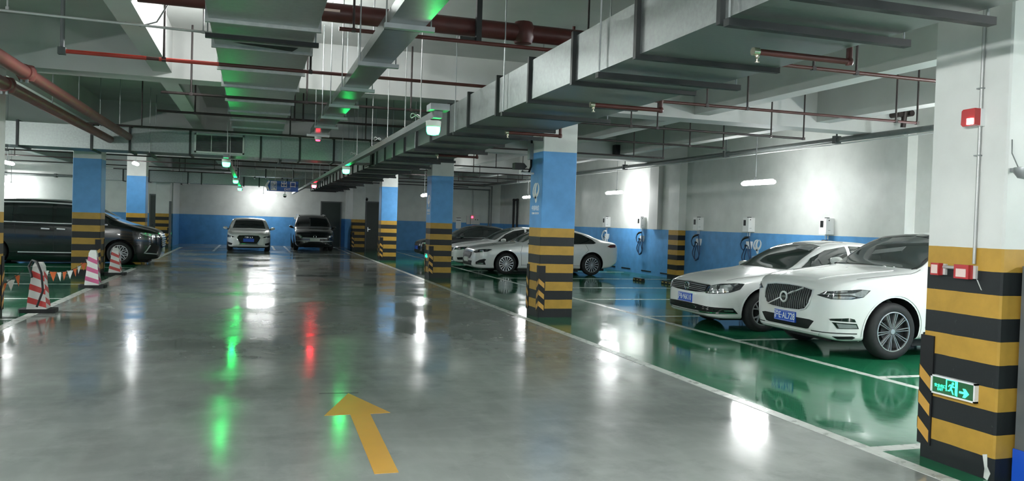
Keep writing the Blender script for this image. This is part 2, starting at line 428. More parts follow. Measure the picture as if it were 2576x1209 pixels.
# telecom emblem (white horned sign, two lines of lettering)
def emblem(parent, fn, s=1., lettering=True, name='emblem'):
    mb = MB(); h0, h1 = .0005, .004
    S = lambda L: [(a*s, b*s) for a, b in L]; W = lambda L: [a*s for a in L]
    def curve(P, ws, k=5):
        q = []; ww = []
        for i in range(len(P)-1):
            p0 = P[max(0, i-1)]; p1 = P[i]; p2 = P[i+1]; p3 = P[min(len(P)-1, i+2)]
            for j in range(k):
                t = j/k; f = lambda a, b, c, d: .5*(2*b+(c-a)*t+(2*a-5*b+4*c-d)*t*t+(3*b-a-3*c+d)*t**3)
                q.append((f(p0[0], p1[0], p2[0], p3[0]), f(p0[1], p1[1], p2[1], p3[1]))); ww.append(ws[i]+(ws[i+1]-ws[i])*t)
        q.append(P[-1]); ww.append(ws[-1]); return q, ww
    def rb(P, ws):
        q, ww = curve(S(P), W(ws)); mb.ribbon(q, ww, h0, h1, fn)
    rb([(.01,.17),(-.08,.13),(-.135,.04),(-.12,-.03),(-.05,-.065)], [.012,.04,.05,.06,.05])
    rb([(.055,.165),(-.005,.11),(-.035,.03),(-.02,-.03),(-.005,-.10)], [.012,.06,.075,.085,.05])
    rb([(.085,.17),(.14,.10),(.135,.03),(.085,-.03),(.01,-.065)], [.012,.045,.055,.06,.05])
    rb([(-.01,-.06),(-.005,-.11),(.012,-.165)], [.07,.055,.03])
    rb([(.055,-.085),(.05,-.13),(.015,-.168)], [.008,.03,.02])
    o = part(name, mb, 'sign_white', parent)
    if lettering:
        part('lettering', text_mb('中国电信', .098*s, lambda x, y, z: fn(x, y-.27*s, z+h0), .003), 'sign_white', parent)
        part('lettering', text_mb('CHINA TELECOM', .046*s, lambda x, y, z: fn(x, y-.355*s, z+h0), .003, bold=.0006), 'sign_white', parent)
    return o
# on -X faces the reading direction runs towards -Y
for c, yc in ((c2, 13.21), (c3, 22.19)):
    emblem(c, (lambda yc: lambda u, v, h: (XR-h, yc-u, 2.13+v))(yc))
emblem(wr, lambda u, v, h: (XW-h, 18.18-u, 1.17+v), 1.1)

# ================================================================ lamps
def tube_lamp(x, y, z, axis, label, L=1.25, ztop=ZR, rod=.0, group='tube lamps hung from the ceiling', on='tube_on'):
    t = thing('tube_lamp', label, 'lamp', (x, y, z), group)
    ax = Vector((1, 0, 0)) if axis == 'x' else Vector((0, 1, 0)); sd = Vector((0, 1, 0)) if axis == 'x' else Vector((1, 0, 0))
    c = Vector((x, y, z)); n = 14; prof = []
    def pill(L, r, sq, zoff):
        mb = MB(); st = [(-L/2, .35), (-L/2+.02, .72), (-L/2+.06, 1), (L/2-.06, 1), (L/2-.02, .72), (L/2, .35)]
        vs = []; fs = []
        for s, k in st:
            for j in range(n):
                a = 2*PI*j/n; vs.append(c+ax*s+sd*(r*k*math.cos(a))+Vector((0, 0, zoff+r*sq*k*math.sin(a))))
        for i in range(len(st)-1):
            for j in range(n): fs.append((i*n+j, i*n+(j+1) % n, (i+1)*n+(j+1) % n, (i+1)*n+j))
        fs += [tuple(range(n)), tuple((len(st)-1)*n+j for j in range(n))]
        return mb.add(vs, fs)
    part('diffuser', pill(L, .068, .72, 0), on, t, 60)
    hb = MB(); a = c-ax*(L/2-.1)+Vector((0, 0, .038)); b = c+ax*(L/2-.1)+Vector((0, 0, .038))
    q = sd*.038
    hb.add([a-q, a+q, b+q, b-q]+[p+Vector((0, 0, .028)) for p in (a-q, a+q, b+q, b-q)], [(0,1,2,3),(4,5,6,7),(0,1,5,4),(1,2,6,5),(2,3,7,6),(3,0,4,7)])
    part('housing', hb, 'box_grey', t)
    p = c+ax*rod+Vector((0, 0, .06))
    part('hanger_rod', MB().tube([p, Vector((p.x, p.y, ztop))], .011, 8), 'steel_grey', t)
    part('hanger_clip', MB().box(p.x-.03, p.x+.03, p.y-.03, p.y+.03, p.z-.01, p.z+.05), 'steel_grey', t)
    return t
tube_lamp(11.0, 15.93, 2.69, 'y', 'white tube lamp hanging over the charger behind the white sedan roof', rod=.1, on='tube_wall')
tube_lamp(11.75, 25.3, 2.735, 'y', 'white tube lamp hanging over the charger behind the fastback sedan tail', rod=-.2, on='tube_wall')
tube_lamp(11.6, 34.0, 2.76, 'y', 'white tube lamp on the charger wall beyond the second bay of sedans', on='tube_wall')
tube_lamp(11.6, 9.1, 2.80, 'y', 'white tube lamp on the charger wall behind the white utility car', on='tube_bright')
tube_lamp(.45, 43.2, 2.62, 'x', 'white tube lamp glowing above the blue end wall behind the white saloon', L=1.3)
tube_lamp(-3.80, 29.6, 3.18, 'y', 'white tube lamp beside the blue column beyond the black van', L=.8)
tube_lamp(-10.1, 40.2, 2.6, 'x', 'white tube lamp on the wall behind the roof of the black van', L=1.2)
tube_lamp(-7.6, 29.8, 3.02, 'y', 'white tube lamp hanging above the far side of the black van')
tube_lamp(6.05, 29.7, 2.52, 'y', 'white tube lamp hanging over the noses of the white sedans', L=.8, on='tube_mid')
tube_lamp(.05, 10.5, 4.05, 'y', 'white tube lamp tucked above the wide flat duct', on='tube_mid')
HG = 'unseen tube lamps around the lane and bays'  # lamps outside the view, most of them added to brighten the garage
for x, y, lb in [(-6.2, 5.0, 'unseen white tube lamp over the empty bay across from the exit sign column'), (-6.2, 14.2, 'unseen white fill lamp over the empty bay behind the bunting cones'),
                 (.5, 2.0, 'unseen white tube lamp over the lane before the yellow arrow'), (.5, -6., 'unseen white fill lamp over the lane at the closed end'),
                 (8.4, 1.2, 'unseen white fill lamp over the bay beside the exit sign column'), (-6.2, -4., 'unseen white fill lamp over the empty bay at the closed end'),
                 (8.4, -5., 'unseen white fill lamp over the parking bay at the closed end'), (9.2, 5.4, 'unseen white fill lamp over the bay behind the exit sign column'),
                 (-10.6, 24.5, 'unseen white fill lamp over the bays beyond the tail of the black van'), (-10.9, 33.5, 'unseen white fill lamp over the bays past the black van')]:
    tube_lamp(x, y, 2.80, 'y', lb, group=HG, on='tube_bright')

# ================================================================ ducts
def ring(x0, x1, y0, y1, z0, z1, axis, t=.035, d=.045):
    """angle-iron frame round a duct section"""
    mb = MB()
    if axis == 'y':
        mb.box(x0-t, x1+t, y0, y1, z0-t, z0).box(x0-t, x1+t, y0, y1, z1, z1+t).box(x0-t, x0, y0, y1, z0, z1).box(x1, x1+t, y0, y1, z0, z1)
    else:
        mb.box(x0, x1, y0-t, y1+t, z0-t, z0).box(x0, x1, y0-t, y1+t, z1, z1+t).box(x0, x1, y0-t, y0, z0, z1).box(x0, x1, y1, y1+t, z0, z1)
    return mb
def duct(label, axis, a, b, lo, hi, z0, z1, cuts, mat='galv', struts=(), fmat='angle_black', so=.09, rodtop=ZR, fd=.045):
    mid = ((a+b)/2, lo, z0) if axis == 'y' else (lo, (a+b)/2, z0)
    t = thing('ventilation_duct', label, 'duct', mid)
    cs = [lo]+list(cuts)+[hi]
    for c0, c1_ in zip(cs[:-1], cs[1:]):
        e = .012
        mb = MB().box(a, b, c0+e, c1_-e, z0, z1) if axis == 'y' else MB().box(c0+e, c1_-e, a, b, z0, z1)
        mbf = mb
        part('duct_section', mbf, mat, t)
    for c in cs:
        mb = ring(a, b, c-fd/2, c+fd/2, z0, z1, 'y') if axis == 'y' else ring(c-fd/2, c+fd/2, a, b, z0, z1, 'x')
        part('flange', mb, fmat, t)
    for c in struts:
        if axis == 'y':
            s = part('support_strut', MB().box(a-.06, b+so, c-.03, c+.03, z0-.075, z0-.03), 'angle_black', t)
            for x in (a-.04, b+so-.03): part('hanger_rod', MB().tube([(x, c, z0-.05), (x, c, rodtop)], .007, 6), 'steel_grey', t)
        else:
            s = part('support_strut', MB().box(c-.03, c+.03, a-.07, b+.07, z0-.075, z0-.03), 'angle_black', t)
            for y in (a-.05, b+.05): part('hanger_rod', MB().tube([(c, y, z0-.05), (c, y, rodtop)], .007, 6), 'steel_grey', t)
    return t
flr = [1.9, 3.05, 4.3, 5.43, 6.68, 7.88, 9.03, 10.35, 11.5]
y = 11.5
while y < 39: y += 1.19; flr.append(round(y, 2))
D1 = duct('broad galvanized duct running along the lane above the striped columns', 'y', 2.68, 3.86, .6, 41.0, 2.87, 3.27, flr,
          struts=[2.45, 3.55, 4.17, 6.05, 8.7, 11.0, 13.9, 16.3, 18.7, 21.2, 23.6, 26, 28.4, 30.8, 33.2, 35.6, 38])
for k in range(5): part('outlet_slot', MB().box(2.665, 2.68, 39.2+.32*k, 39.36+.32*k, 2.93, 3.2), 'sign_white', D1)
# little droopy lap of sheet under a joint, cables tied along the strut
D2 = duct('wide flat duct hanging over the lane with a sagging bottom seam', 'y', -.44, .55, 3.2, 19.19, 3.42, 3.60, [5.0, 6.7, 8.1, 9.3, 10.7, 12.1, 13.6, 15.0, 16.4, 17.8],
          mat='galv_dull', fmat='galv_dull', struts=[6.6, 8.62], rodtop=ZR, so=.05)
part('sagging_lap', MB().add([(-.25,9.08,3.416),(.42,9.08,3.416),(.36,9.2,3.395),(-.15,9.12,3.41)], [(0,1,2,3)]), 'plastic_black', D2)
D3 = duct('transverse duct with slatted grille crossing over the lane', 'x', 19.3, 20.3, -12.3, 2.62, 2.91, 3.40,
          [-9.6, -7.2, -5.95, -4.75, -3.35, -2.6, -1.38, .12, .98, 1.75], struts=[-5.2, -2.2, .55, 2.2], fmat='angle_black')
# slatted grille on the transverse duct
gx0, gx1, gz0, gz1, gy = -1.29, -.24, 2.945, 3.375, 19.3
gr = part('grille_frame', MB().box(gx0, gx1, gy-.03, gy, gz0, gz0+.035).box(gx0, gx1, gy-.03, gy, gz1-.035, gz1).box(gx0, gx0+.035, gy-.03, gy, gz0, gz1).box(gx1-.035, gx1, gy-.03, gy, gz0, gz1)
          .box(gx0+.345, gx0+.36, gy-.032, gy, gz0, gz1).box(gx0+.69, gx0+.705, gy-.032, gy, gz0, gz1), 'box_grey', D3)
part('grille_backing', MB().box(gx0, gx1, gy-.006, gy-.001, gz0, gz1), 'plastic_black', gr)
for k in range(14):
    z = gz0+.05+k*.0255
    part('slat', MB().add([(gx0+.03,gy-.026,z),(gx1-.03,gy-.026,z),(gx1-.03,gy-.008,z+.017),(gx0+.03,gy-.008,z+.017),(gx0+.03,gy-.024,z-.003),(gx1-.03,gy-.024,z-.003),(gx1-.03,gy-.006,z+.014),(gx0+.03,gy-.006,z+.014)],
         [(0,1,2,3),(4,5,6,7),(0,1,5,4),(1,2,6,5),(2,3,7,6),(3,0,4,7)]), 'steel_grey', gr)
D4 = duct('narrow transverse duct before the blue end wall', 'x', 37.6, 38.3, -6.3, 2.55, 2.88, 3.34, [-5.3, -4.3, -2.75, -2.2, -.45, .2, 1.4], struts=[-3, 0.6])
D5 = duct('low flat duct branch near the lane end', 'x', 31.9, 32.8, -.6, 2.58, 3.05, 3.3, [.4, 1.4], struts=[0, 1.0])
# ================================================================ cable trays and guidance lamps
TR = thing('cable_tray', 'galvanized cable tray hung on thin rods between the two long ducts', 'cable tray', (1.03, .5, 3.0))
ys = [.5, 2.4, 4.3, 6.1, 7.45, 9.2, 10.7, 11.9, 13.1, 14.4]
for a, b in zip(ys[:-1], ys[1:]):
    part('tray_section', MB().box(.90, 1.17, a+.004, b-.004, 3.02, 3.115), 'galv_smooth', TR)
for i, yy in enumerate([2.6, 4.4, 5.9, 7.45, 9.0, 10.4, 11.7, 13.0]):
    part('support_strut', MB().box(.87, 1.24, yy-.025, yy+.025, 2.985, 3.02), 'steel_grey', TR)
    for x in (.885, 1.215): part('hanger_rod', MB().tube([(x, yy, 2.99), (x, yy, ZR)], .006, 6), 'steel_grey', TR)
part('end_plate', MB().box(.84, 1.22, 14.36, 14.42, 2.985, 3.02), 'sign_white', TR)

def guide_lamp(x, y, z, colour, label, grp):
    t = thing('guidance_lamp', label, 'lamp', (x, y, z-.16), grp)
    f = lambda r, a, h: (x+r*math.cos(a), y+r*math.sin(a), z+h)
    part('housing', MB().lathe([(.0, 0), (.05, 0), (.083, -.012), (.079, -.065), (.073, -.075)], 20, f), 'cream', t, 40)
    part('lens', MB().lathe([(.073, -.075), (.071, -.12), (.058, -.15), (.03, -.157), (.0, -.158)], 20, f), 'guide_'+colour, t, 40)
    return t
gl = 'guidance lamps along the thin trunking'
gl2 = 'guidance lamps on the far trunking'
def trunking(x, y0, y1, z, label, rods, cut):
    t = thing('trunking', label, 'trunking', (x, y0, z))
    yy = y0
    while yy < y1-.1:
        part('trunking_section', MB().box(x-.045, x+.045, yy, min(y1, yy+cut)-.004, z, z+.075), 'galv_dark', t); yy += cut
    for q in rods: part('hanger_rod', MB().tube([(x, q, z+.05), (x, q, ZR)], .006, 6), 'conduit', t); part('rod_nut', MB().box(x-.03, x+.03, q-.02, q+.02, z+.075, z+.095), 'brass', t)
    return t
T1 = trunking(1.80, 8.25, 41, 2.665, 'thin metal trunking with guidance lamps beside the broad duct', [9.2, 10.2, 11.6, 13.2, 15.2, 17.8, 20.8, 24, 27, 31, 35, 39], 3.0)
part('end_sleeve', MB().box(1.70, 1.90, 8.15, 8.36, 2.735, 2.80), 'steel_grey', T1)
for k, yy in enumerate((9.0, 11.9, 14.9)):
    part('cable_loop', MB().tube([(1.80+.05*math.cos(a)-.1, yy+.06*math.sin(a), 2.765+.02*math.sin(a*2)) for a in [i*PI/8 for i in range(17)]], .006, 6), 'conduit', T1)
T2 = trunking(-.53, 16.3, 38, 2.665, 'thin metal trunking with green lamps under the slatted grille', [17, 19.0, 21, 24.0, 27, 31, 35], 3.0)
guide_lamp(1.80, 8.47, 2.665, 'green', 'green guidance lamp hanging at the open end of the trunking', gl)
guide_lamp(1.80, 17.0, 2.665, 'green', 'green guidance lamp on the trunking beside the exit board', gl)
guide_lamp(1.80, 26.3, 2.665, 'red', 'red guidance lamp on the trunking above the exit board', gl)
guide_lamp(-.53, 16.6, 2.665, 'green', 'green guidance lamp under the slatted grille', gl2)
guide_lamp(-.53, 25.2, 2.665, 'green', 'green guidance lamp second along from the slatted grille', gl2)
guide_lamp(-.53, 32.6, 2.665, 'green', 'green guidance lamp third along from the slatted grille', gl2)
s = thing('tray_sensor', 'white sensor with red light at the end of the cable tray', 'sensor', (1.03, 14.39, 2.88))
f = lambda r, a, h: (1.03+r*math.cos(a), 14.39+r*math.sin(a), 2.985+h)
part('housing', MB().lathe([(0, 0), (.06, 0), (.055, -.04), (.04, -.055)], 16, f), 'cream', s, 40)
part('lens', MB().lathe([(.04, -.055), (.035, -.075), (0, -.08)], 16, f), 'led_red', s, 40)

# ================================================================ pipes
def pipe(name, label, path, r, mat, cat='pipe', grp=None, n=10):
    b = Vector(path[0]); t = thing(name, label, cat, b, grp)
    for a, c in zip(path[:-1], path[1:]):
        part('pipe_run', MB().tube([a, c], r, n), mat, t, 50)
    for p in path[1:-1]:
        part('elbow', MB().lathe([(0, -r*1.35), (r*1.0, -r*1.2), (r*1.35, -r*.5), (r*1.35, r*.5), (r*1.0, r*1.2), (0, r*1.35)], 10, lambda q, a, h, p=p: (p[0]+q*math.cos(a), p[1]+q*math.sin(a), p[2]+h)), mat, t, 50)
    return t
def drop(t, x, y, z0, z1, r=.013, mat='pipe_dark'):
    part('riser', MB().tube([(x, y, z0), (x, y, z1)], r, 8), mat, t, 50)
    part('tee', MB().box(x-r*1.6, x+r*1.6, y-r*1.6, y+r*1.6, z0-r*1.6, z0+r*1.6), mat, t)
SG = 'sprinkler pipes across the ceiling'
sp = [  # y, z, x0, x1, material, label, risers
    (7.2, 3.33, 4.0, 12.2, 'pipe_maroon', 'maroon sprinkler pipe crossing above the white utility car', [5.6, 6.15, 9.0]),
    (9.88, 3.31, -2.02, 9.6, 'pipe_maroon', 'reddish sprinkler pipe crossing the lane above the yellow arrow', [-1.0, .6, 5.95, 6.6, 9.2, 9.6]),
    (12.55, 3.31, -1.3, 9.6, 'pipe_dark', 'dark sprinkler pipe running just before the emblem column beam', [-.9, .72, 2.3, 6.1, 6.6, 8.9, 9.6]),
    (14.9, 3.31, -1.6, 9.4, 'pipe_dark', 'dark sprinkler pipe running just behind the emblem column beam', [-1.0, .65, .8, 8.6, 9.4]),
    (17.9, 3.31, -3.4, 9.6, 'pipe_dark', 'dark sprinkler pipe passing before the slatted grille duct', [-2.2, .7, 1.35, 2.3, 8.8, 9.6]),
    (24.3, 3.31, -8.5, 9.8, 'pipe_dark', 'dark sprinkler pipe crossing over the fastback sedan', [-6, 5.8, 7.2, 9.8]),
    (27.4, 3.31, -8.5, 9.8, 'pipe_dark', 'dark sprinkler pipe crossing over the middle white sedan', [-7, 6.2, 7.3, 9.8]),
    (30.2, 3.31, -8.5, 10.2, 'pipe_dark', 'dark sprinkler pipe crossing beside the lit blue column', [-7.5, 6.2, 8.3, 10.05]),
    (33.6, 3.31, -8.5, 10.2, 'pipe_dark', 'dark sprinkler pipe crossing over the dark parked car', [-1.5, 6.2, 8.3, 10.05]),
    (36.4, 3.31, -5.5, 10.2, 'pipe_dark', 'dark sprinkler pipe crossing before the narrow duct', [-3, 0, 6.2, 8.3]),
    (39.2, 3.31, -5.5, 10.2, 'pipe_dark', 'dark sprinkler pipe crossing before the end wall', [-3, 0, 6.2, 8.3]),
]
PIPES = []
for y, z, x0, x1, mt, lb, rs in sp:
    t = pipe('sprinkler_pipe', lb, [(x0, y, z), (x1, y, z)], .021, mt, grp=SG); PIPES.append(t)
    for x in rs: drop(t, x, y, z, ZR, .014)
# bright red painted length between lane and flat duct
p2 = PIPES[1]
part('pipe_sleeve', MB().tube([(-1.99, 9.88, 3.31), (-1.18, 9.88, 3.31)], .0235, 10), 'pipe_red', p2, 50)
part('pipe_sleeve', MB().tube([(-1.05, 9.88, 3.31), (-.42, 9.88, 3.31)], .0235, 10), 'pipe_red', p2, 50)
drop(p2, -2.02, 9.88, 3.31, ZR, .024, 'post_grey')
# branches dipping under the broad duct, with a sprinkler head at the end
for y, lb in ((4.70, 'short red sprinkler branch under the duct near the exit sign column'), (7.45, 'short maroon sprinkler branch under the duct beyond the exit sign column'), (10.3, 'short sprinkler branch under the duct before the emblem column'), (14.6, 'short sprinkler branch under the duct behind the emblem column')):
    t = pipe('sprinkler_branch', lb, [(3.20, y, 2.80), (3.95, y, 2.80), (3.95, y, 3.31), (4.10, y, 3.31), (4.10, y, ZR)], .022, 'pipe_maroon', grp='sprinkler branches under the duct')
    h = part('sprinkler_head', MB().lathe([(.0, .0), (.014, 0), (.014, -.03), (.007, -.035), (.007, -.055), (.018, -.058), (.018, -.062), (0, -.062)], 10, lambda q, a, h, y=y: (3.20+q*math.cos(a), y+q*math.sin(a), 2.79+h)), 'brass', t)
    part('end_cap', MB().tube([(3.165, y, 2.80), (3.21, y, 2.80)], .028, 10), 'brass', t, 50)
# fire main
t = pipe('fire_main', 'thick dark red fire main crossing the ceiling between the ducts', [(-1.15, 8.85, 3.78), (2.9, 8.85, 3.78), (4.7, 8.85, 3.78)], .10, 'pipe_maroon', n=18)
part('pipe_clip', MB().box(2.30, 2.36, 8.68, 8.74, 3.60, ZR).box(2.12, 2.36, 8.70, 8.78, 3.59, 3.64), 'angle_black', t)
part('pipe_label', MB().box(.62, .82, 8.74, 8.752, 3.765, 3.79), 'alarm_pale', t)
t = pipe('sprinkler_pipe', 'thin dark pipe running just under the thick red fire main', [(.80, 8.6, 3.56), (4.2, 8.6, 3.56)], .022, 'pipe_maroon', grp=SG); drop(t, .95, 8.6, 3.56, ZR)
drop(t, 3.6, 8.6, 3.56, ZR)
# pair of mains along the left bays
for x, z, lb in ((-2.62, 3.20, 'red fire main with clamp running along the lane edge, inner of the pair'), (-2.98, 3.12, 'red fire main with clamp running along the lane edge, outer of the pair')):
    t = pipe('fire_main', lb, [(x, 6.5, z), (x, 11.0 if x > -2.8 else 11.6, z), (x, 19.2, z)], .078, 'main_red', grp='fire mains at the lane edge', n=18)
    for yy in ((10.9,) if x > -2.8 else (11.5,)):
        part('clamp', MB().lathe([(.078, -.045), (.094, -.045), (.094, .045), (.078, .045)], 20, lambda q, a, h, yy=yy: (x+q*math.cos(a), yy+h, z+q*math.sin(a)), closed=True), 'main_red', t, 40)
        part('bolt', MB().box(x-.04, x-.015, yy-.02, yy+.02, z-.125, z-.08).box(x+.015, x+.04, yy-.02, yy+.02, z-.125, z-.08), 'steel_grey', t)
    for yy in (8., 14., 18.): part('hanger_rod', MB().tube([(x, yy, z), (x, yy, ZR)], .008, 6), 'steel_grey', t)
# grey pipe along the right wall
t = pipe('wall_pipe', 'long grey pipe running high along the charger wall', [(11.45, 1.0, 3.515), (11.45, 41.3, 3.515)], .055, 'pipe_grey', n=14)
for yy in (3.5, 8.0, 13.9, 18.0, 23.9, 29, 35): part('pipe_clip', MB().box(11.37, 11.53, yy-.04, yy+.04, 3.44, 3.60).box(11.44, 11.46, yy-.015, yy+.015, 3.55, ZR), 'post_grey', t)
part('conduit_run', MB().tube([(11.47, 3, 3.43), (11.47, 41, 3.43)], .012, 8), 'sign_white', t, 50)
t = pipe('wall_pipe', 'grey pipe along the wall behind the black van', [(-12.0, 40.7, 3.08), (-4.4, 40.7, 3.08)], .06, 'pipe_grey', n=12)
for x in (-10.5, -8.5, -6): part('pipe_clip', MB().box(x-.04, x+.04, 40.62, 41.0, 3.0, 3.16), 'post_grey', t)
t = pipe('conduit', 'pale conduit crossing the ceiling to the flat duct', [(-4.4, 9.12, 3.55), (-.46, 9.12, 3.50)], .014, 'conduit'); 
for x in (-2.35, -.55): drop(t, x, 9.12, 3.55 if x < -1 else 3.5, ZR, .009, 'conduit')
part('loose_cable', MB().tube([(-1.3, 9.12, 3.52), (-1.15, 9.12, 3.50), (-1.0, 9.13, 3.56), (-.9, 9.14, 3.75), (-.85, 9.14, ZR)], .008, 6), 'pipe_grey', t, 60)
# pipes at the end wall corner
for i, (x, mt, r, z1) in enumerate(((11.95, 'pipe_grey', .035, 3.3), (12.08, 'pipe_grey', .03, 3.5))):
    pipe('corner_pipe', ('grey riser in the wall corner behind the sedans' if i == 0 else 'grey riser next to the black pipe in the wall corner'), [(x, 41.4, 0), (x, 41.4, z1), (x-2.2-i*.4, 41.4, z1)], r, mt)
pipe('corner_pipe', 'black hooked pipe in the wall corner behind the sedans', [(12.52, 38.9, 0), (12.52, 38.9, 2.75), (12.52, 38.3, 2.75), (12.52, 38.3, .0)], .05, 'plastic_black', n=12)
# pipes through wall, upper right
t = pipe('pipe_stub', 'cluster of dark pipe ends poking through the beam above the utility car', [(11.95, 12.95, 3.95), (11.95, 12.7, 3.95)], .06, 'pipe_dark')
part('pipe_end', MB().tube([(12.2, 12.95, 3.98), (12.2, 12.68, 3.98)], .06, 12), 'pipe_dark', t, 50)
part('cable_bundle', MB().tube([(12.05, 12.75, 3.7), (12.05, 12.72, 3.95), (12.08, 12.7, 4.12), (12.2, 12.7, 4.24)], .05, 8), 'pipe_dark', t, 50)
t = pipe('wall_box', 'small black speaker box on the beam above the charger bays', [(10.2, 21.9, 3.78), (10.2, 21.8, 3.78)], .03, 'plastic_black', cat='speaker')
part('cabinet', MB().box(10.05, 10.35, 21.65, 21.85, 3.66, 3.98), 'plastic_black', t)

# ================================================================ fittings on column 1
def conduit_on(col, y, z0, z1): part('conduit_run', MB().tube([(XR-.014, y, z0), (XR-.014, y, z1)], .011, 8), 'conduit', col, 50)
conduit_on(c1, 4.225, 1.42, 3.5)
for z in (2.15, 2.6): part('conduit_clip', MB().box(XR-.028, XR, 4.21, 4.255, z-.004, z+.004), 'steel_grey', c1)
t = thing('strobe_alarm', 'red strobe alarm box with lit white lens on the white column top', 'alarm', (XR, 4.26, 2.35))
part('back_plate', MB().box(XR-.035, XR, 4.20, 4.31, 2.345, 2.46), 'box_white', t)
part('case', MB().prism([(4.205,2.35),(4.30,2.345),(4.315,2.36),(4.312,2.45),(4.30,2.46),(4.205,2.462)], .035, .085, fX(XR)), 'alarm_red', t)
part('lens', MB().box(XR-.092, XR-.084, 4.215, 4.262, 2.355, 2.395), 'led_white', t)
for nm, lb, y0, y1, z0, z1, inset in (('call_box', 'slim red call point box with pale upright face', 4.475, 4.545, 1.325, 1.41, (.008, .012)), ('call_box', 'broad red alarm button box with small pale label', 4.225, 4.345, 1.315, 1.41, (.02, .028))):
    t = thing(nm, lb, 'alarm', (XR, (y0+y1)/2, z0), 'red call boxes on the striped column')
    part('case', MB().box(XR-.06, XR-.02, y0, y1, z0, z1), 'alarm_red', t)
    part('back_box', MB().box(XR-.02, XR, y0-.02, y1-.01, z0+.004, z1-.004), 'box_grey', t)
    part('face_plate', MB().box(XR-.0635, XR-.06, y0+inset[0], y1-inset[0], z0+.012, z1-inset[1]), 'alarm_pale', t)
part('conduit_run', MB().tube([(XR-.02, 4.47, 1.385), (XR-.02, 4.34, 1.385)], .012, 8), 'conduit', c1, 50)
# exit signs
def exit_sign(x, yc, zc, label, w=.37, h=.13, dirn=-1):
    """dirn -1: on a face looking towards -X, reading towards -Y"""
    t = thing('exit_sign', label, 'sign', (x, yc, zc-h/2), None)
    fn = lambda u, v, d: (x+dirn*d, yc+dirn*u, zc+v)
    fr = MB()
    for a in ((-w/2, w/2, -h/2, -h/2+.011), (-w/2, w/2, h/2-.011, h/2), (-w/2, -w/2+.012, -h/2, h/2), (w/2-.012, w/2, -h/2, h/2)):
        P = [(a[0], a[2]), (a[1], a[2]), (a[1], a[3]), (a[0], a[3])]; fr.prism(P, .0, .034, fn)
    part('frame', fr, 'sign_white', t)
    part('panel', MB().prism([(-w/2+.01, -h/2+.01), (w/2-.01, -h/2+.01), (w/2-.01, h/2-.01), (-w/2+.01, h/2-.01)], .001, .026, fn), 'panel_green', t)
    s = h/.13; g = MB(); a, b = .0265, .0285
    O = lambda L: [(p*s, q*s) for p, q in L]
    cx = -.005
    for P in ([(-.052,-.03),(-.045,-.03),(-.045,.047),(.045,.047),(.045,.053),(-.052,.053)], [(.025,-.045),(.045,-.05),(.045,.047),(.025,.047)]):
        g.prism(O([(p+cx, q) for p, q in P]), a, b, fn)
    part('door_symbol', g, 'glow_green', t)
    mn = MB()
    mn.prism(O([(.006+.0095*math.cos(k*PI/5)+cx, .031+.0095*math.sin(k*PI/5)) for k in range(10)]), a, b+.001, fn)
    for P, ws in (([(.002,.02),(-.006,.004),(-.012,-.008)], [.014,.016,.013]), ([(-.012,-.006),(.0,-.018),(.004,-.03),(.012,-.044)], [.012,.011,.009,.008]),
                  ([(-.012,-.008),(-.02,-.022),(-.036,-.024)], [.012,.010,.008]), ([(.0,.018),(-.018,.018),(-.03,.004)], [.009,.008,.006]), ([(.002,.018),(.014,.006),(.024,.008)], [.009,.008,.006])):
        mn.ribbon(O([(p+cx, q) for p, q in P]), [k*s for k in ws], a, b+.0005, fn)
    part('running_figure', mn, 'glow_green', t)
    ar = MB().prism(O([(.055,-.008),(.095,-.008),(.083,.014),(.105,.014),(.135,-.016),(.105,-.046),(.083,-.046),(.095,-.022),(.055,-.022)]), a, b, fn)
    part('arrow_symbol', ar, 'glow_green', t)
    part('lettering', text_mb('安全出口', .026*s, lambda X, Y, Z: fn(X-.105*s, Y-.006*s, Z+a), .002), 'glow_green', t)
    part('lettering', text_mb('EXIT', .024*s, lambda X, Y, Z: fn(X-.105*s, Y-.03*s, Z+a), .002), 'glow_green', t)
    return t
exit_sign(XR, 4.342, .553, 'green running man exit sign on the striped column with alarm boxes')
exit_sign(XR, 22.2, .60, 'green exit sign on the striped column before the white sedans')
exit_sign(-3.68, 40.6, .62, 'green exit sign low on the striped column past the black van', dirn=1)
# hanging exit board
t = thing('exit_board', 'blue hanging board with white exit lettering over the lane', 'sign', (.93, 30, 2.46))
BX0, BX1, BZ0, BZ1, BY = .43, 1.50, 2.465, 2.83, 30.0
part('board', MB().box(BX0, BX1, BY, BY+.05, BZ0, BZ1), 'sign_blue', t)
fB = lambda u, v, d: (u, BY-d, v)
part('lettering', text_mb('出 口', .24, lambda X, Y, Z: (1.16+X, BY-.003-Z, 2.705+Y), .003, bold=.003), 'sign_white', t)
part('lettering', text_mb('EXIT', .11, lambda X, Y, Z: (1.13+X, BY-.003-Z, 2.535+Y), .003, bold=.001), 'sign_white', t)
part('symbol_square', MB().box(.55, .76, BY-.006, BY, 2.49, 2.81), 'sign_white', t)
sy = MB(); sy.ribbon([(.59,2.53),(.59,2.77),(.73,2.77),(.73,2.53)], [.02]*4, .006, .009, fB); sy.ribbon([(.72,2.69),(.63,2.64),(.72,2.58)], [.02]*3, .006, .0095, fB); sy.ribbon([(.62,2.75),(.70,2.64),(.62,2.56)], [.015]*3, .006, .0085, fB)
part('symbol', sy, 'sign_blue', t)
ar = MB().ribbon([(.50,2.82),(.40,2.65),(.50,2.48)], [.05,.09,.05], .004, .012, fB)
part('arrow_symbol', ar, 'sign_white', t)
for x in (.7, 1.3): part('hanger_rod', MB().tube([(x, BY+.025, BZ1), (x, BY+.025, ZR)], .01, 6), 'steel_grey', t)
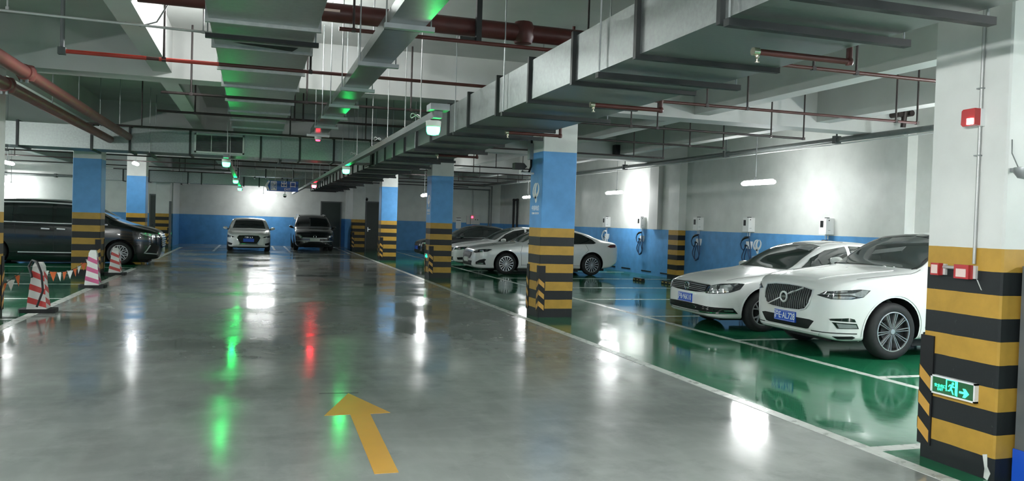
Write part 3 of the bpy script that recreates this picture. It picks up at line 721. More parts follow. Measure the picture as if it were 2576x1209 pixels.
# dome camera under the board, cameras on columns
t = thing('dome_camera', 'small white dome camera on a stalk below the exit board', 'camera', (1.15, 33.0, 2.36))
part('stalk', MB().tube([(1.15, 33, 2.42), (1.15, 33, ZR)], .014, 6), 'steel_grey', t)
part('housing', MB().lathe([(0, .14), (.05, .13), (.07, .08), (.07, .05)], 14, lambda q, a, h: (1.15+q*math.cos(a), 33+q*math.sin(a), 2.32+h)), 'sign_white', t, 40)
part('dome', MB().lathe([(.065, .05), (.055, .015), (.03, -.005), (0, -.01)], 14, lambda q, a, h: (1.15+q*math.cos(a), 33+q*math.sin(a), 2.32+h)), 'gloss_black', t, 40)
t = thing('bullet_camera', 'black bullet camera on a bracket beside the emblem column', 'camera', (4.65, 13.3, 2.46))
part('body', MB().box(4.28, 4.44, 13.28, 13.44, 2.53, 2.64), 'plastic_black', t)
part('hood', MB().prism([(4.44,2.53),(4.50,2.58),(4.44,2.64)], 13.28, 13.44, lambda u, v, h: (u, h, v)), 'plastic_black', t)
part('bracket', MB().tube([(4.4, 13.36, 2.52), (4.4, 13.36, 2.47), (4.65, 13.36, 2.47)], .02, 8), 'cream', t, 50)
part('cable', MB().tube([(4.45, 13.42, 2.49), (4.58, 13.44, 2.47), (4.63, 13.46, 2.6), (4.63, 13.46, 3.5)], .018, 8), 'plastic_black', t, 50)
part('cable_box', MB().box(4.58, 4.65, 13.40, 13.52, 2.72, 3.0), 'steel_grey', t)
t = thing('bullet_camera', 'small dark camera on the wall beside the corner column', 'camera', (5.6, 41.3, 2.45))
part('body', MB().tube([(5.42, 41.05, 2.52), (5.46, 41.3, 2.58)], .06, 10), 'plastic_black', t, 50)
part('bracket', MB().tube([(5.46, 41.25, 2.56), (5.46, 41.5, 2.64)], .025, 8), 'steel_grey', t, 50)
# lamp shade at right frame edge: emergency light on column 1's near face
t = thing('emergency_light', 'grey emergency lamp head fixed at the edge of the alarm column', 'lamp', (4.70, 3.94, 1.97))
part('head', MB().lathe([(0, .0), (.035, .008), (.06, .045), (.058, .075), (0, .082)], 14, lambda q, a, h: (4.69+q*math.cos(a), 3.93+q*math.sin(a), 1.98+h)), 'steel_grey', t, 40)
part('wire', MB().tube([(4.68, 3.96, 2.05), (4.665, 4.0, 2.15), (4.675, 4.012, 2.24)], .004, 6), 'pipe_grey', t)
part('bracket', MB().box(4.675, 4.715, 3.95, 4.02, 2.03, 2.055), 'steel_grey', t)
t = thing('service_post', 'dark grey service post with blue foot beside the alarm column', 'post', (4.90, 3.9, 0))
part('cabinet', MB().box(4.80, 5.06, 3.80, 4.0, .22, 1.42), 'post_grey', t)
part('foot', MB().box(4.79, 5.07, 3.79, 4.005, 0, .22), 'plate_blue', t)

# ================================================================ chargers on the right wall
def wall_charger(y, label, white_plug=False):
    t = thing('wall_charger', label, 'charger', (XW, y, 1.0), 'chargers along the wall')
    z0, z1 = 1.555, 1.925
    part('case', MB().box(12.40, XW, y-.13, y+.13, z0, z1), 'box_white', t)
    part('screen', MB().box(12.394, 12.40, y-.015, y+.085, z0+.16, z1-.06), 'plastic_black', t)
    part('panel_line', MB().box(12.398, 12.402, y-.125, y-.115, z0+.01, z1-.01), 'steel_grey', t)
    part('button', MB().tube([(12.46, y-.13, z1-.05), (12.46, y-.136, z1-.05)], .014, 10), 'plastic_black', t)
    part('vent', MB().box(12.44, 12.50, y-.134, y-.13, z0+.09, z0+.10), 'steel_grey', t)
    part('top_lug', MB().box(12.48, 12.56, y-.02, y+.05, z1, z1+.02), 'plastic_black', t)
    part('feed_pipe', MB().tube([(12.5, y-.06, z0), (12.5, y-.06, 1.44)], .012, 8).tube([(12.5, y+.03, z0), (12.5, y+.03, 1.44)], .008, 8), 'conduit', t)
    part('holster', MB().prism([(-.07,1.30),(.05,1.30),(.03,1.14),(-.02,1.10),(-.06,1.2)], 12.47, XW, lambda u, v, h: (h, y+u, v)), 'box_white', t)
    g = part('plug', MB().tube([(12.45, y-.06, 1.405), (12.45, y+.04, 1.40), (12.45, y+.15, 1.36), (12.45, y+.22, 1.31)], [.028, .036, .028, .017], 10), 'sign_white' if white_plug else 'plastic_black', t, 60)
    loop = []
    for k in range(25):
        a = PI/2+2*PI*k/24; loop.append((12.46+.02*math.sin(k), y+.02+.15*math.cos(a)*(1-.25*math.sin(a)), .93+.27*math.sin(a)))
    c = MB().tube([(12.45, y+.22, 1.31), (12.45, y+.27, 1.22), (12.45, y+.22, 1.11), (12.45, y+.12, 1.06)]+[(12.46, y+.06, 1.14)]+loop, .016, 8)
    c.tube([(12.48, y-.06, 1.44), (12.48, y-.10, 1.3), (12.48, y-.15, 1.1), (12.48, y-.17, .88), (12.48, y-.10, .70), (12.48, y+.02, .655), (12.48, y+.12, .72), (12.48, y+.11, .9), (12.48, y+.04, 1.1)], .016, 8)
    part('cable', c, 'sign_white' if white_plug else 'cable_blue', t, 60)
    part('hook', MB().tube([(XW, y, 1.18), (12.42, y, 1.18), (12.41, y, 1.22)], .012, 6), 'plastic_black', t)
    return t
wall_charger(27.5, 'wall charger with white cable behind the tail of the fastback sedan', True)
wall_charger(24.65, 'wall charger with looped blue cable beside the striped pilaster, sedan side')
wall_charger(21.0, 'wall charger with looped blue cable between the striped pilaster and the white saloon')
wall_charger(18.45, 'wall charger next to the white emblem on the blue wall')
wall_charger(15.4, 'wall charger whose cable hides behind the white saloon roof')
# distribution box and notices on the far wall
t = thing('switch_box', 'grey switch box with red light on the wall behind the sedans', 'box', (11.1, YBR, 1.5), None)
part('case', MB().box(10.95, 11.45, YBR-.16, YBR, 1.45, 1.95), 'box_grey', t)
part('side_box', MB().box(10.75, 10.93, YBR-.1, YBR, 1.45, 1.9), 'box_grey', t)
part('indicator', MB().tube([(11.02, YBR-.18, 1.83), (11.02, YBR-.16, 1.83)], .05, 12), 'led_red', t)
part('button', MB().tube([(11.2, YBR-.18, 1.7), (11.2, YBR-.16, 1.7)], .025, 10).tube([(11.32, YBR-.18, 1.7), (11.32, YBR-.16, 1.7)], .025, 10), 'plastic_black', t)
part('conduit_run', MB().tube([(11.05, YBR-.04, 1.95), (11.05, YBR-.04, 3.25)], .03, 8), 'conduit', t)
for i, x in enumerate((9.85, 10.32)):
    t = thing('wall_notice', 'white paper notice on the blue wall, ' + ('farther from' if i == 0 else 'nearer to') + ' the switch box', 'notice', (x, YBR, 1.2), 'paper notices')
    part('sheet', MB().box(x-.14, x+.14, YBR-.012, YBR, 1.2, 1.75), 'sign_white', t)
    for z in (1.62, 1.75): part('printed_line', MB().box(x-.12, x+.12, YBR-.014, YBR-.012, z, z+.03), 'plastic_black', t)
# wheel stops
for i, (x, y) in enumerate(((10.85, 21.45), (11.2, 20.35), (11.1, 17.7))):
    t = thing('wheel_stop', ('low rubber wheel stop before the striped pilaster', 'low rubber wheel stop beside the grille of the white saloon', 'low rubber wheel stop under the charger with emblem')[i], 'wheel stop', (x, y, 0), 'wheel stops')
    part('block', MB().prism([(-.06,0),(.06,0),(.04,.09),(-.04,.09)], y-.28, y+.28, lambda u, v, h: (x+u, h, v)), 'plastic_black', t)
    for k in (-.2, 0., .2): part('reflector', MB().box(x-.056, x-.045, y+k-.05, y+k+.05, .03, .06), 'stop_yellow', t)

# ================================================================ cones and bunting
def cone(x, y, label, mat, top=True, s=1.):
    t = thing('traffic_cone', label, 'cone', (x, y, 0), 'square cones along the lane edge')
    part('base', MB().prism([(-.22,-.17),(.22,-.17),(.25,-.12),(.25,.12),(.22,.17),(-.22,.17),(-.25,.12),(-.25,-.12)], 0, .06, lambda u, v, h: (x+u, y+v, h)), 'rubber', t)
    H = .66*s; z0 = .06; hw0, hw1 = .135, .072
    W = lambda z: hw0+(hw1-hw0)*(z-z0)/H
    def fr(za, zb, e=0.):
        a, b = W(za)+e, W(zb)+e
        return [(x-a,y-a,za),(x+a,y-a,za),(x+a,y+a,za),(x-a,y+a,za),(x-b,y-b,zb),(x+b,y-b,zb),(x+b,y+b,zb),(x-b,y+b,zb)]
    FB = [(3,2,1,0),(4,5,6,7),(0,1,5,4),(1,2,6,5),(2,3,7,6),(3,0,4,7)]
    part('cone_body', MB().add(fr(z0, z0+H), FB), 'cone_white', t)
    for k in range(3):
        mb = MB(); zc = z0+.02+k*.20*s; d = .08; hh = .085*s; e = .003
        for sgn in (-1, 1):
            for ax in (0, 1):
                q = []
                for sx, z in ((-1, zc+d), (1, zc), (1, zc+hh), (-1, zc+d+hh)):
                    a = W(z)+e; q.append((x+sx*a, y+sgn*a, z) if ax == 0 else (x+sgn*a, y+sx*a, z))
                q2 = [(x+(p[0]-x)*.96, y+(p[1]-y)*.96, p[2]) for p in q]
                mb.add(q+q2, [(0,1,2,3),(4,5,6,7),(0,1,5,4),(1,2,6,5),(2,3,7,6),(3,0,4,7)])
        part('stripe', mb, mat, t)
    part('cap', MB().add([(x-.078,y-.078,z0+H-.02),(x+.078,y-.078,z0+H-.02),(x+.078,y+.078,z0+H-.02),(x-.078,y+.078,z0+H-.02),(x-.05,y-.05,z0+H+.05),(x+.05,y-.05,z0+H+.05),(x+.05,y+.05,z0+H+.05),(x-.05,y+.05,z0+H+.05)], FB), 'cone_white' if top else 'rubber', t)
    return t
cone(-3.12, 14.0, 'red and white square cone with bunting tied round it, beside the pale column', 'cone_red')
cone(-3.12, 18.4, 'pink and white square cone standing before the blue topped column', 'cone_pink')
cone(-3.25, 22.1, 'red and white square cone standing before the van wheel', 'cone_red', s=.85)
t = thing('bunting', 'string of small white and orange pennants looping between the cones', 'bunting', (-3.3, 14.0, .5), None)
pts = []
A = Vector((-3.2, 14.05, .62)); 
for P, Q, sag, n in ((Vector((-3.95, 13.75, .42)), Vector((-3.29, 13.84, .66)), .12, 8), (Vector((-3.25, 14.14, .72)), Vector((-3.6, 21.4, .62)), .28, 12)):
    q = [P.lerp(Q, k/n)-Vector((0, 0, sag*4*(k/n)*(1-k/n))) for k in range(n+1)]
    part('string', MB().tube(q, .005, 5), 'plastic_black', t)
    for k in range(1, n, 1):
        c = q[k]; col = 'cone_orange' if k % 2 else 'cone_white'
        dx = .035+.02*(k % 3 == 0); tw = .02*math.sin(k*2.1)
        part('pennant', MB().add([(c.x-dx, c.y, c.z), (c.x+dx, c.y, c.z), (c.x+tw, c.y+.02, c.z-.17), (c.x-dx, c.y+.006, c.z), (c.x+dx, c.y+.006, c.z), (c.x+tw, c.y+.026, c.z-.17)], [(0,1,2),(5,4,3),(0,1,4,3),(1,2,5,4),(2,0,3,5)]), col, t)
part('loose_knot', MB().tube([(-3.1, 13.8, .10), (-3.02, 13.8, .35), (-3.05, 13.82, .62), (-3.12, 13.86, .78), (-3.2, 13.95, .80), (-3.26, 14.0, .70), (-3.18, 13.84, .55)], .016, 8), 'rubber', t, 60)
# ================================================================ cars
def pchip(K):
    xs = [k[0] for k in K]; ys = [k[1] for k in K]; n = len(xs)
    h = [xs[i+1]-xs[i] for i in range(n-1)]; d = [(ys[i+1]-ys[i])/h[i] for i in range(n-1)]
    mm = [d[0]]+[0. if d[i-1]*d[i] <= 0 else (3*(h[i-1]+h[i]))/((2*h[i]+h[i-1])/d[i-1]+(h[i]+2*h[i-1])/d[i]) for i in range(1, n-1)]+[d[-1]]
    def f(x):
        if x <= xs[0]: return ys[0]
        if x >= xs[-1]: return ys[-1]
        i = max(j for j in range(n-1) if xs[j] <= x); t = (x-xs[i])/h[i]
        return ((1+2*t)*(1-t)**2*ys[i]+t*(1-t)**2*h[i]*mm[i]+t*t*(3-2*t)*ys[i+1]+t*t*(t-1)*h[i]*mm[i+1])
    return f
def sstep(a, b, x):
    t = max(0, min(1, (x-a)/(b-a))); return t*t*(3-2*t)
def half_section(zb, zs, zc, w, tumble=.34):
    zs = min(zs, zc-.025); g = zc-zs; t = sstep(.12, .34, g)
    L = lambda a, b: (a[0]+(b[0]-a[0])*t, a[1]+(b[1]-a[1])*t)
    H = zs-zb
    p6 = (.965*w, zs)
    p8 = L((.70*w, zs+.78*g), (.955*w-tumble*g, zc-.065))
    m = ((p6[0]+p8[0])/2, (p6[1]+p8[1])/2)
    p7 = L((.87*w, zs+.48*g), (m[0]+.02, m[1]))
    P = [(0, zb), (.6*w, zb), (.90*w, zb+.012), (.965*w, zb+.18*H), (.99*w, zb+.40*H), (1.*w, zb+.62*H), (.99*w, zb+.84*H), p6, p7, p8, L((.40*w, zs+.95*g), (.55*p8[0]+.01, zc-.014)), (0, zc)]
    out = []
    for i in range(len(P)-1):
        p0 = P[i-1] if i else (-P[1][0], P[1][1]); p1 = P[i]; p2 = P[i+1]; p3 = P[i+2] if i+2 < len(P) else (-P[i][0], P[i][1])
        for j in range(4):
            s = j/4; f = lambda a, b, c, d: .5*(2*b+(c-a)*s+(2*a-5*b+4*c-d)*s*s+(3*b-a-3*c+d)*s**3)
            out.append((max(0, f(p0[0], p1[0], p2[0], p3[0])), f(p0[1], p1[1], p2[1], p3[1])))
    out.append(P[-1]); return out
def loft(spec):
    L = spec['L']; fb, fs, fc, fwid = (pchip(spec[k]) for k in ('zb', 'zs', 'zc', 'w'))
    xs = [0, .012, .03, .055, .08, .11, .15, .2, .26, .33, .41, .5]
    x = .58
    while x < L-.5: xs.append(x); x += .075
    xs += [L-.45, L-.36, L-.28, L-.2, L-.14, L-.09, L-.05, L-.02, L]
    rings = []
    for x in xs:
        h = half_section(fb(x), fs(x), fc(x), fwid(x), spec.get('tumble', .34))
        rings.append([(x, y, z) for y, z in h]+[(x, -y, z) for y, z in h[-2:0:-1]])
    def capr(r, sgn, bulge):
        zc_ = sum(p[2] for p in r)/len(r); x0 = r[0][0]; out = []
        for k, dx in ((.9, .35), (.7, .7), (.4, .93), (.12, 1.)):
            out.append([(x0+sgn*bulge*dx, p[1]*k, zc_+(p[2]-zc_)*k) for p in r])
        return out
    A = capr(rings[0], -1, spec.get('bulge', .035))[::-1]; B = capr(rings[-1], 1, .03)
    rings = A+rings+B; n = len(rings[0]); vs = [p for r in rings for p in r]; fs_ = []
    for i in range(len(rings)-1):
        for j in range(n): fs_.append((i*n+j, (i+1)*n+j, (i+1)*n+(j+1) % n, i*n+(j+1) % n))
    fs_ += [tuple(range(n)), tuple((len(rings)-1)*n+j for j in range(n))[::-1]]
    return MB().add(vs, fs_)
def smooth_loop(P, k=4):
    q = []; n = len(P)
    for i in range(n):
        p0, p1, p2, p3 = P[i-1], P[i], P[(i+1) % n], P[(i+2) % n]
        for j in range(k):
            s = j/k; f = lambda a, b, c, d: .5*(2*b+(c-a)*s+(2*a-5*b+4*c-d)*s*s+(3*b-a-3*c+d)*s**3)
            q.append((f(p0[0], p1[0], p2[0], p3[0]), f(p0[1], p1[1], p2[1], p3[1])))
    return q
class Car:
    CX = 1.0
    def __init__(s, name, label, cat, spec, paint, loc, rotz, group=None):
        s.sp = spec; s.root = thing(name, label, cat, loc, group); s.root.rotation_euler = (0, 0, rotz)
        me = loft(spec).mesh('body'); me.materials.append(MATS[paint])
        o = bpy.data.objects.new('body', me); COL.objects.link(o)
        cut = MB(); Ra = spec['Ra']
        for xw in (spec['xf'], spec['xr']):
            for sg in (-1, 1):
                cut.lathe([(Ra, .52*sg), (Ra, 1.4*sg)], 40, lambda r, a, h, xw=xw: (xw+r*math.cos(a), h, spec['R']+.01+r*math.sin(a)))
        cme = cut.mesh('cutter'); cme.materials.append(MATS['plastic_black']); co = bpy.data.objects.new('cutter', cme); COL.objects.link(co)
        md = o.modifiers.new('arch', 'BOOLEAN'); md.operation = 'DIFFERENCE'; md.object = co; md.solver = 'EXACT'
        try: md.material_mode = 'TRANSFER'
        except Exception: pass
        dg = bpy.context.evaluated_depsgraph_get(); dg.update()
        nm = bpy.data.meshes.new_from_object(o.evaluated_get(dg)); nm.name = 'body'
        bpy.data.objects.remove(o); bpy.data.objects.remove(co)
        s.body = link('body', nm, None, s.root, 38)
        bm = bmesh.new(); bm.from_mesh(nm); s.bvh = BVHTree.FromBMesh(bm); bm.free()
        s.paint = paint
    def hit(s, u, v, mode, sg):
        C = s.CX
        if mode == 'x': o, d = Vector((-2, u*sg, v)), Vector((1, 0, 0))
        elif mode == 'r': o, d = Vector((s.sp['L']+2, u*sg, v)), Vector((-1, 0, 0))
        elif mode == 'y': o, d = Vector((u, -3*sg, v)), Vector((0, sg, 0))
        elif mode == 't': o, d = Vector((u, v*sg, 4)), Vector((0, 0, -1))
        else:
            a = u/C; dd = Vector((-math.cos(a), -math.sin(a)*sg, 0)); o = Vector((C, 0, v))+dd*4; d = -dd
        h, n, i, _ = s.bvh.ray_cast(o, d)
        if h is None:
            h, n, i, _ = s.bvh.find_nearest(o+d*(3.2 if mode != 'y' else 2.1))
        return h, n, d
    def patch(s, name, outline, mode, mat, off=.004, skirt=.014, res=.035, sm=False, sides=(1,), parent=None):
        """a panel cut to an outline, lying on the body surface"""
        res_o = []
        for sg in sides:
            P = [(math.radians(u)*s.CX, v) for u, v in outline] if mode == 'p' else list(outline)
            if sm: P = smooth_loop(P)
            D = []
            for i in range(len(P)):
                a, b = Vector(P[i]), Vector(P[(i+1) % len(P)]); n = max(1, int((b-a).length/res))
                D += [tuple(a.lerp(b, k/n)) for k in range(n)]
            def inside(x, y):
                c = False
                for i in range(len(D)):
                    x1, y1 = D[i]; x2, y2 = D[i-1]
                    if (y1 > y) != (y2 > y) and x < (x2-x1)*(y-y1)/(y2-y1)+x1: c = not c
                return c
            x0, x1 = min(p[0] for p in D), max(p[0] for p in D); y0, y1 = min(p[1] for p in D), max(p[1] for p in D)
            G = list(D); nx = int((x1-x0)/res); ny = int((y1-y0)/res)
            if nx*ny < 4000:
                for i in range(1, nx):
                    for j in range(1, ny):
                        q = (x0+(i+.5*(j % 2)*.6)*res, y0+j*res)
                        if inside(*q) and min((q[0]-p[0])**2+(q[1]-p[1])**2 for p in D) > (res*.4)**2: G.append(q)
            r = delaunay_2d_cdt([Vector(p) for p in G], [], [list(range(len(D)))], 1, 1e-6)
            vs2, fs = r[0], r[2]
            V = []; V2 = []
            for p in vs2:
                h, n, d = s.hit(p.x, p.y, mode, sg)
                if n.dot(d) > 0: n = -n
                V.append(h+n*off); V2.append(h-n*skirt if True else h)
            cnt = {}
            for f in fs:
                for a, b in zip(f, list(f[1:])+[f[0]]): cnt[(min(a, b), max(a, b))] = cnt.get((min(a, b), max(a, b)), 0)+1
            nV = len(V); F = [tuple(f) for f in fs]+[(a, b, b+nV, a+nV) for (a, b), c in cnt.items() if c == 1]
            mb = MB(); mb.v = V+V2; mb.f = F
            me = mb.mesh(name); 
            o = link(name, me, mat, parent or s.root, 40); res_o.append(o)
        return res_o[0] if len(res_o) == 1 else res_o
    def strip(s, name, pts, wd, mode, mat, off=.004, sides=(1,), parent=None, closed=False, skirt=.006):
        """narrow strip following a polyline on the body"""
        o = None
        for sg in sides:
            P = [(math.radians(u)*s.CX, v) for u, v in pts] if mode == 'p' else list(pts)
            D = []
            Q = P+[P[0]] if closed else P
            for a, b in zip(Q[:-1], Q[1:]):
                n = max(1, int(math.hypot(b[0]-a[0], b[1]-a[1])/.04)); D += [(a[0]+(b[0]-a[0])*k/n, a[1]+(b[1]-a[1])*k/n) for k in range(n)]
            D.append(Q[-1]); ws = wd if isinstance(wd, list) else None
            Lv, Rv = [], []
            for i, p in enumerate(D):
                a = D[i-1] if (i > 0 or closed) else p; b = D[i+1] if i+1 < len(D) else (D[1] if closed else p)
                if i == 0 and closed: a = D[-2]
                d = Vector((b[0]-a[0], b[1]-a[1])).normalized(); n2 = Vector((-d.y, d.x))*(wd/2)
                for arr, sgn in ((Lv, 1), (Rv, -1)):
                    h, n, dd = s.hit(p[0]+n2.x*sgn, p[1]+n2.y*sgn, mode, sg)
                    if n.dot(dd) > 0: n = -n
                    arr.append((h+n*off, h-n*skirt))
            k = len(D); mb = MB()
            mb.v = [p[0] for p in Lv]+[p[0] for p in Rv]+[p[1] for p in Lv]+[p[1] for p in Rv]
            for i in range(k-1): mb.f += [(i, i+1, k+i+1, k+i), (i, 2*k+i, 2*k+i+1, i+1), (k+i, k+i+1, 3*k+i+1, 3*k+i)]
            o = link(name, mb.mesh(name), mat, parent or s.root, 40)
        return o
    def wheels(s, nsp, style='single', rimmat='rim_silver', face=.0):
        sp = s.sp; zu = min(q[1] for q in sp['zb'])
        link('underbody_blocker', MB().box(sp['xf']+sp['Ra']+.02, sp['xr']-sp['Ra']-.02, -.78, .78, max(.05, zu-.07), zu+.02).mesh('underbody_blocker'), 'rubber', s.root)  # boxes added under the car to block light mirrored between floor and body
        link('underbody_blocker', MB().box(.35, sp['L']-.4, -.45, .45, max(.06, zu-.05), zu+.02).mesh('underbody_blocker'), 'rubber', s.root)
        sp = s.sp; R, rr, wd = sp['R'], sp['rim'], .21
        Y = lambda r, a, h: (r*math.cos(a), h, r*math.sin(a))
        tire = MB().lathe([(rr, .015), (rr+.015, .0), (rr+.05, -.006), (R-.03, .006), (R-.006, .03), (R, .06), (R, wd-.06), (R-.01, wd-.03), (R-.04, wd), (rr, wd-.02)], 48, Y, closed=True).mesh('tire')
        rim = MB()
        rim.lathe([(rr-.009, .0), (rr+.004, .002), (rr+.004, .03), (rr-.009, .02)], 48, Y, closed=True)
        rim.lathe([(0, .012), (.032, .012), (.036, .02), (.036, .05), (0, .05)], 20, Y)
        def spoke(a0, r0, r1, w0, w1, y0=.014, y1=.010, th=.03, tw=0.):
            vs = []
            for r, wv, yy, da in ((r0, w0, y0, 0), (r1, w1, y1, tw)):
                ca, sa = math.cos(a0+da), math.sin(a0+da)
                for t_, dep in ((-1, 0), (1, 0), (1, th), (-1, th)):
                    vs.append((r*ca-t_*wv/2*sa, yy+dep, r*sa+t_*wv/2*ca))
            rim.add(vs, [(0,1,5,4),(1,2,6,5),(2,3,7,6),(3,0,4,7),(0,3,2,1),(4,5,6,7)])
        for k in range(nsp):
            a = 2*PI*k/nsp+.12
            if style == 'single': spoke(a, .03, rr-.008, .028, .040)
            elif style == 'twin':
                spoke(a-.17, .042, rr-.004, .004, .007, tw=.10, y0=.02, y1=.006); spoke(a+.17, .042, rr-.004, .004, .007, tw=-.10, y0=.02, y1=.006)
            elif style == 'thin': spoke(a, .04, rr-.006, .010, .026)
            elif style == 'y':
                spoke(a, .03, rr*.55, .03, .032); spoke(a-.02, rr*.5, rr-.006, .018, .022, tw=-.22); spoke(a+.02, rr*.5, rr-.006, .018, .022, tw=.22)
        rme = rim.mesh('wheel')
        back = MB().lathe([(0, .055), (rr*.62, .055), (rr*.62, .075), (0, .075)], 28, Y).mesh('brake_disc')
        dish = MB().lathe([(0, .075), (rr-.012, .085), (rr-.012, .1), (0, .1)], 28, Y).lathe([(rr-.006, .02), (rr+.002, .03), (rr-.002, wd-.03), (rr-.014, wd-.03), (rr-.012, .03)], 40, Y, closed=True).mesh('wheel_dish')
        for xw in (sp['xf'], sp['xr']):
            for sg in (-1, 1):
                o = link('wheel', rme, rimmat, s.root, 35); o.location = (xw, sg*sp['yo'], R); o.rotation_euler = (0, 0, 0 if sg < 0 else PI)
                for nm, me_, mt in (('tire', tire, 'rubber'), ('brake_disc', back, 'rim_dark'), ('wheel_dish', dish, 'rim_dark')):
                    link(nm, me_, mt, o, 35)
    def mirrors(s, x, z, y=None, mat=None):
        y = y or (s.sp['w'][len(s.sp['w'])//2][1])
        for sg in (-1, 1):
            mb = MB(); vs = []; fs = []; n = 12; st = [(-.09, .35), (-.06, .8), (0, 1), (.05, .95), (.075, .55)]
            for dx, k in st:
                for j in range(n):
                    a = 2*PI*j/n; vs.append((x+dx+.02*math.cos(a)*0, sg*(y+.085+.105*k*math.cos(a)*(1 if math.cos(a) < 0 else 1)), z+.065*k*math.sin(a)+.008*math.cos(a)))
            for i in range(len(st)-1):
                for j in range(n): fs.append((i*n+j, i*n+(j+1) % n, (i+1)*n+(j+1) % n, (i+1)*n+j))
            fs += [tuple(range(n)), tuple((len(st)-1)*n+j for j in range(n))]
            o = link('wing_mirror', mb.add(vs, fs).mesh('wing_mirror'), mat or s.paint, s.root, 50)
            st_ = MB().box(x-.03, x+.03, min(sg*(y-.05), sg*(y+.03)), max(sg*(y-.05), sg*(y+.03)), z-.07, z-.03)
            link('mirror_stalk', st_.mesh('mirror_stalk'), 'plastic_black', o)
    def plate(s, z, mat, text=None, tilt=0., y=0., w_=.44, h_=.14, pre=None):
        h, n, d = s.hit(y, z, 'x', 1); x = h.x-.022
        hh, _, _ = s.hit(y, z-.05, 'x', 1); x = min(x, hh.x-.02)
        hh, _, _ = s.hit(y, z+.05, 'x', 1); x = min(x, hh.x-.02)
        o = link('license_plate', MB().box(x, x+.03, y-w_/2, y+w_/2, z-h_/2, z+h_/2).mesh('license_plate'), mat, s.root)
        if text:
            fn = lambda X, Y, Z: (x-.0005-Z, y-X, z+Y)
            link('lettering', text_mb(text, .125, lambda X, Y, Z: fn(X*.80, Y*.95, Z), .002, bold=.0012).mesh('lettering'), 'sign_white', o)
            bd = MB(); a, b = w_/2-.008, h_/2-.008
            for q in ((-a, a, -b, -b+.003), (-a, a, b-.003, b), (-a, -a+.003, -b, b), (a-.003, a, -b, b)):
                bd.box(x-.0015, x, y+q[0], y+q[1], z+q[2], z+q[3])
            link('plate_border', bd.mesh('plate_border'), 'sign_white', o)
        return o
    def ring(s, name, cy, cz, r0, r1, mat, off=.006, mode='x', n=28, z_squash=1., parent=None, th=.012):
        h, nn, d = s.hit(cy, cz, mode, 1); mb = MB()
        mb.lathe([(r0, 0), (r0, -th), ((r0+r1)/2, -th*1.3), (r1, -th), (r1, 0)], n, lambda r, a, hh: (h.x-off+hh, cy+r*math.cos(a), cz+r*math.sin(a)*z_squash), closed=True)
        return link(name, mb.mesh(name), mat, parent or s.root, 40)

BOTH = (1, -1)
def SL(n, k, kw=None): pass
# ---- white sport utility car (hero)
SUV = dict(L=4.69, R=.365, rim=.252, Ra=.425, xf=.90, xr=3.765, yo=-.938 and .938, tumble=.36,
  zc=[(0,.80),(.03,.90),(.08,.955),(.2,1.01),(.6,1.075),(1.05,1.13),(1.28,1.165),(1.9,1.50),(2.15,1.60),(2.7,1.655),(3.4,1.64),(4.0,1.58),(4.25,1.50),(4.5,1.2),(4.62,1.05),(4.69,.9)],
  zs=[(0,.74),(.08,.87),(.2,.94),(.6,1.01),(1.2,1.065),(2.,1.09),(3.,1.12),(4.,1.16),(4.5,1.1),(4.69,.85)],
  zb=[(0,.33),(.06,.27),(.3,.225),(.8,.24),(3.8,.26),(4.4,.3),(4.69,.45)],
  w=[(0,.62),(.03,.70),(.08,.765),(.2,.845),(.4,.905),(.7,.94),(1.2,.95),(3.6,.95),(4.2,.92),(4.5,.82),(4.69,.66)])
v = Car('sport_utility_car', 'white sport utility car with upright slatted grille parked beside the exit sign column', 'car', SUV, 'paint_white', (6.88, 9.18, 0), 0)
v.CX = 1.0
go = [(-.495,.86),(-.30,.885),(0,.895),(.30,.885),(.495,.86),(.50,.78),(.475,.68),(.41,.60),(.30,.57),(0,.56),(-.30,.57),(-.41,.60),(-.475,.68),(-.50,.78)]
gi = [(a*.955, .728+(b-.728)*.92) for a, b in go]
gf = v.patch('grille', go, 'x', 'trim_bright', off=.016, res=.03)
v.patch('grille_opening', gi, 'x', 'plastic_black', off=.019, skirt=.01, parent=gf)
def gz(y):   # inner opening limits at lateral position y
    zt, zb_ = -1, 9
    for i in range(len(gi)):
        (a, b), (c, d) = gi[i], gi[(i+1) % len(gi)]
        if (a-y)*(c-y) <= 0 and a != c:
            z = b+(d-b)*(y-a)/(c-a); zt = max(zt, z); zb_ = min(zb_, z)
    return zb_, zt
for k in range(23):
    y = -.44+.04*k; a, b = gz(y)
    if b-a > .08: v.patch('slat', [(y-.006, a+.006), (y+.006, a+.006), (y+.006, b-.006), (y-.006, b-.006)], 'x', 'slat_grey', off=.030, skirt=-.012, res=.07, parent=gf)
v.strip('emblem_bar', [(.36, .595), (-.33, .862)], .016, 'x', 'trim_bright', off=.040, parent=gf)
em = v.ring('emblem', 0, .725, .052, .078, 'trim_bright', off=.040, th=.014)
v.ring('emblem_disc', 0, .725, .0005, .052, 'gloss_black', off=.040, th=.008, parent=em)
link('emblem_band', MB().box(v.hit(0,.725,'x',1)[0].x-.056, v.hit(0,.725,'x',1)[0].x-.05, -.048, .048, .714, .738).mesh('emblem_band'), 'chrome', em)
hl = [(30,.795),(35,.85),(45,.878),(56,.898),(63,.888),(58,.80),(51,.772),(39,.762),(34,.782)]
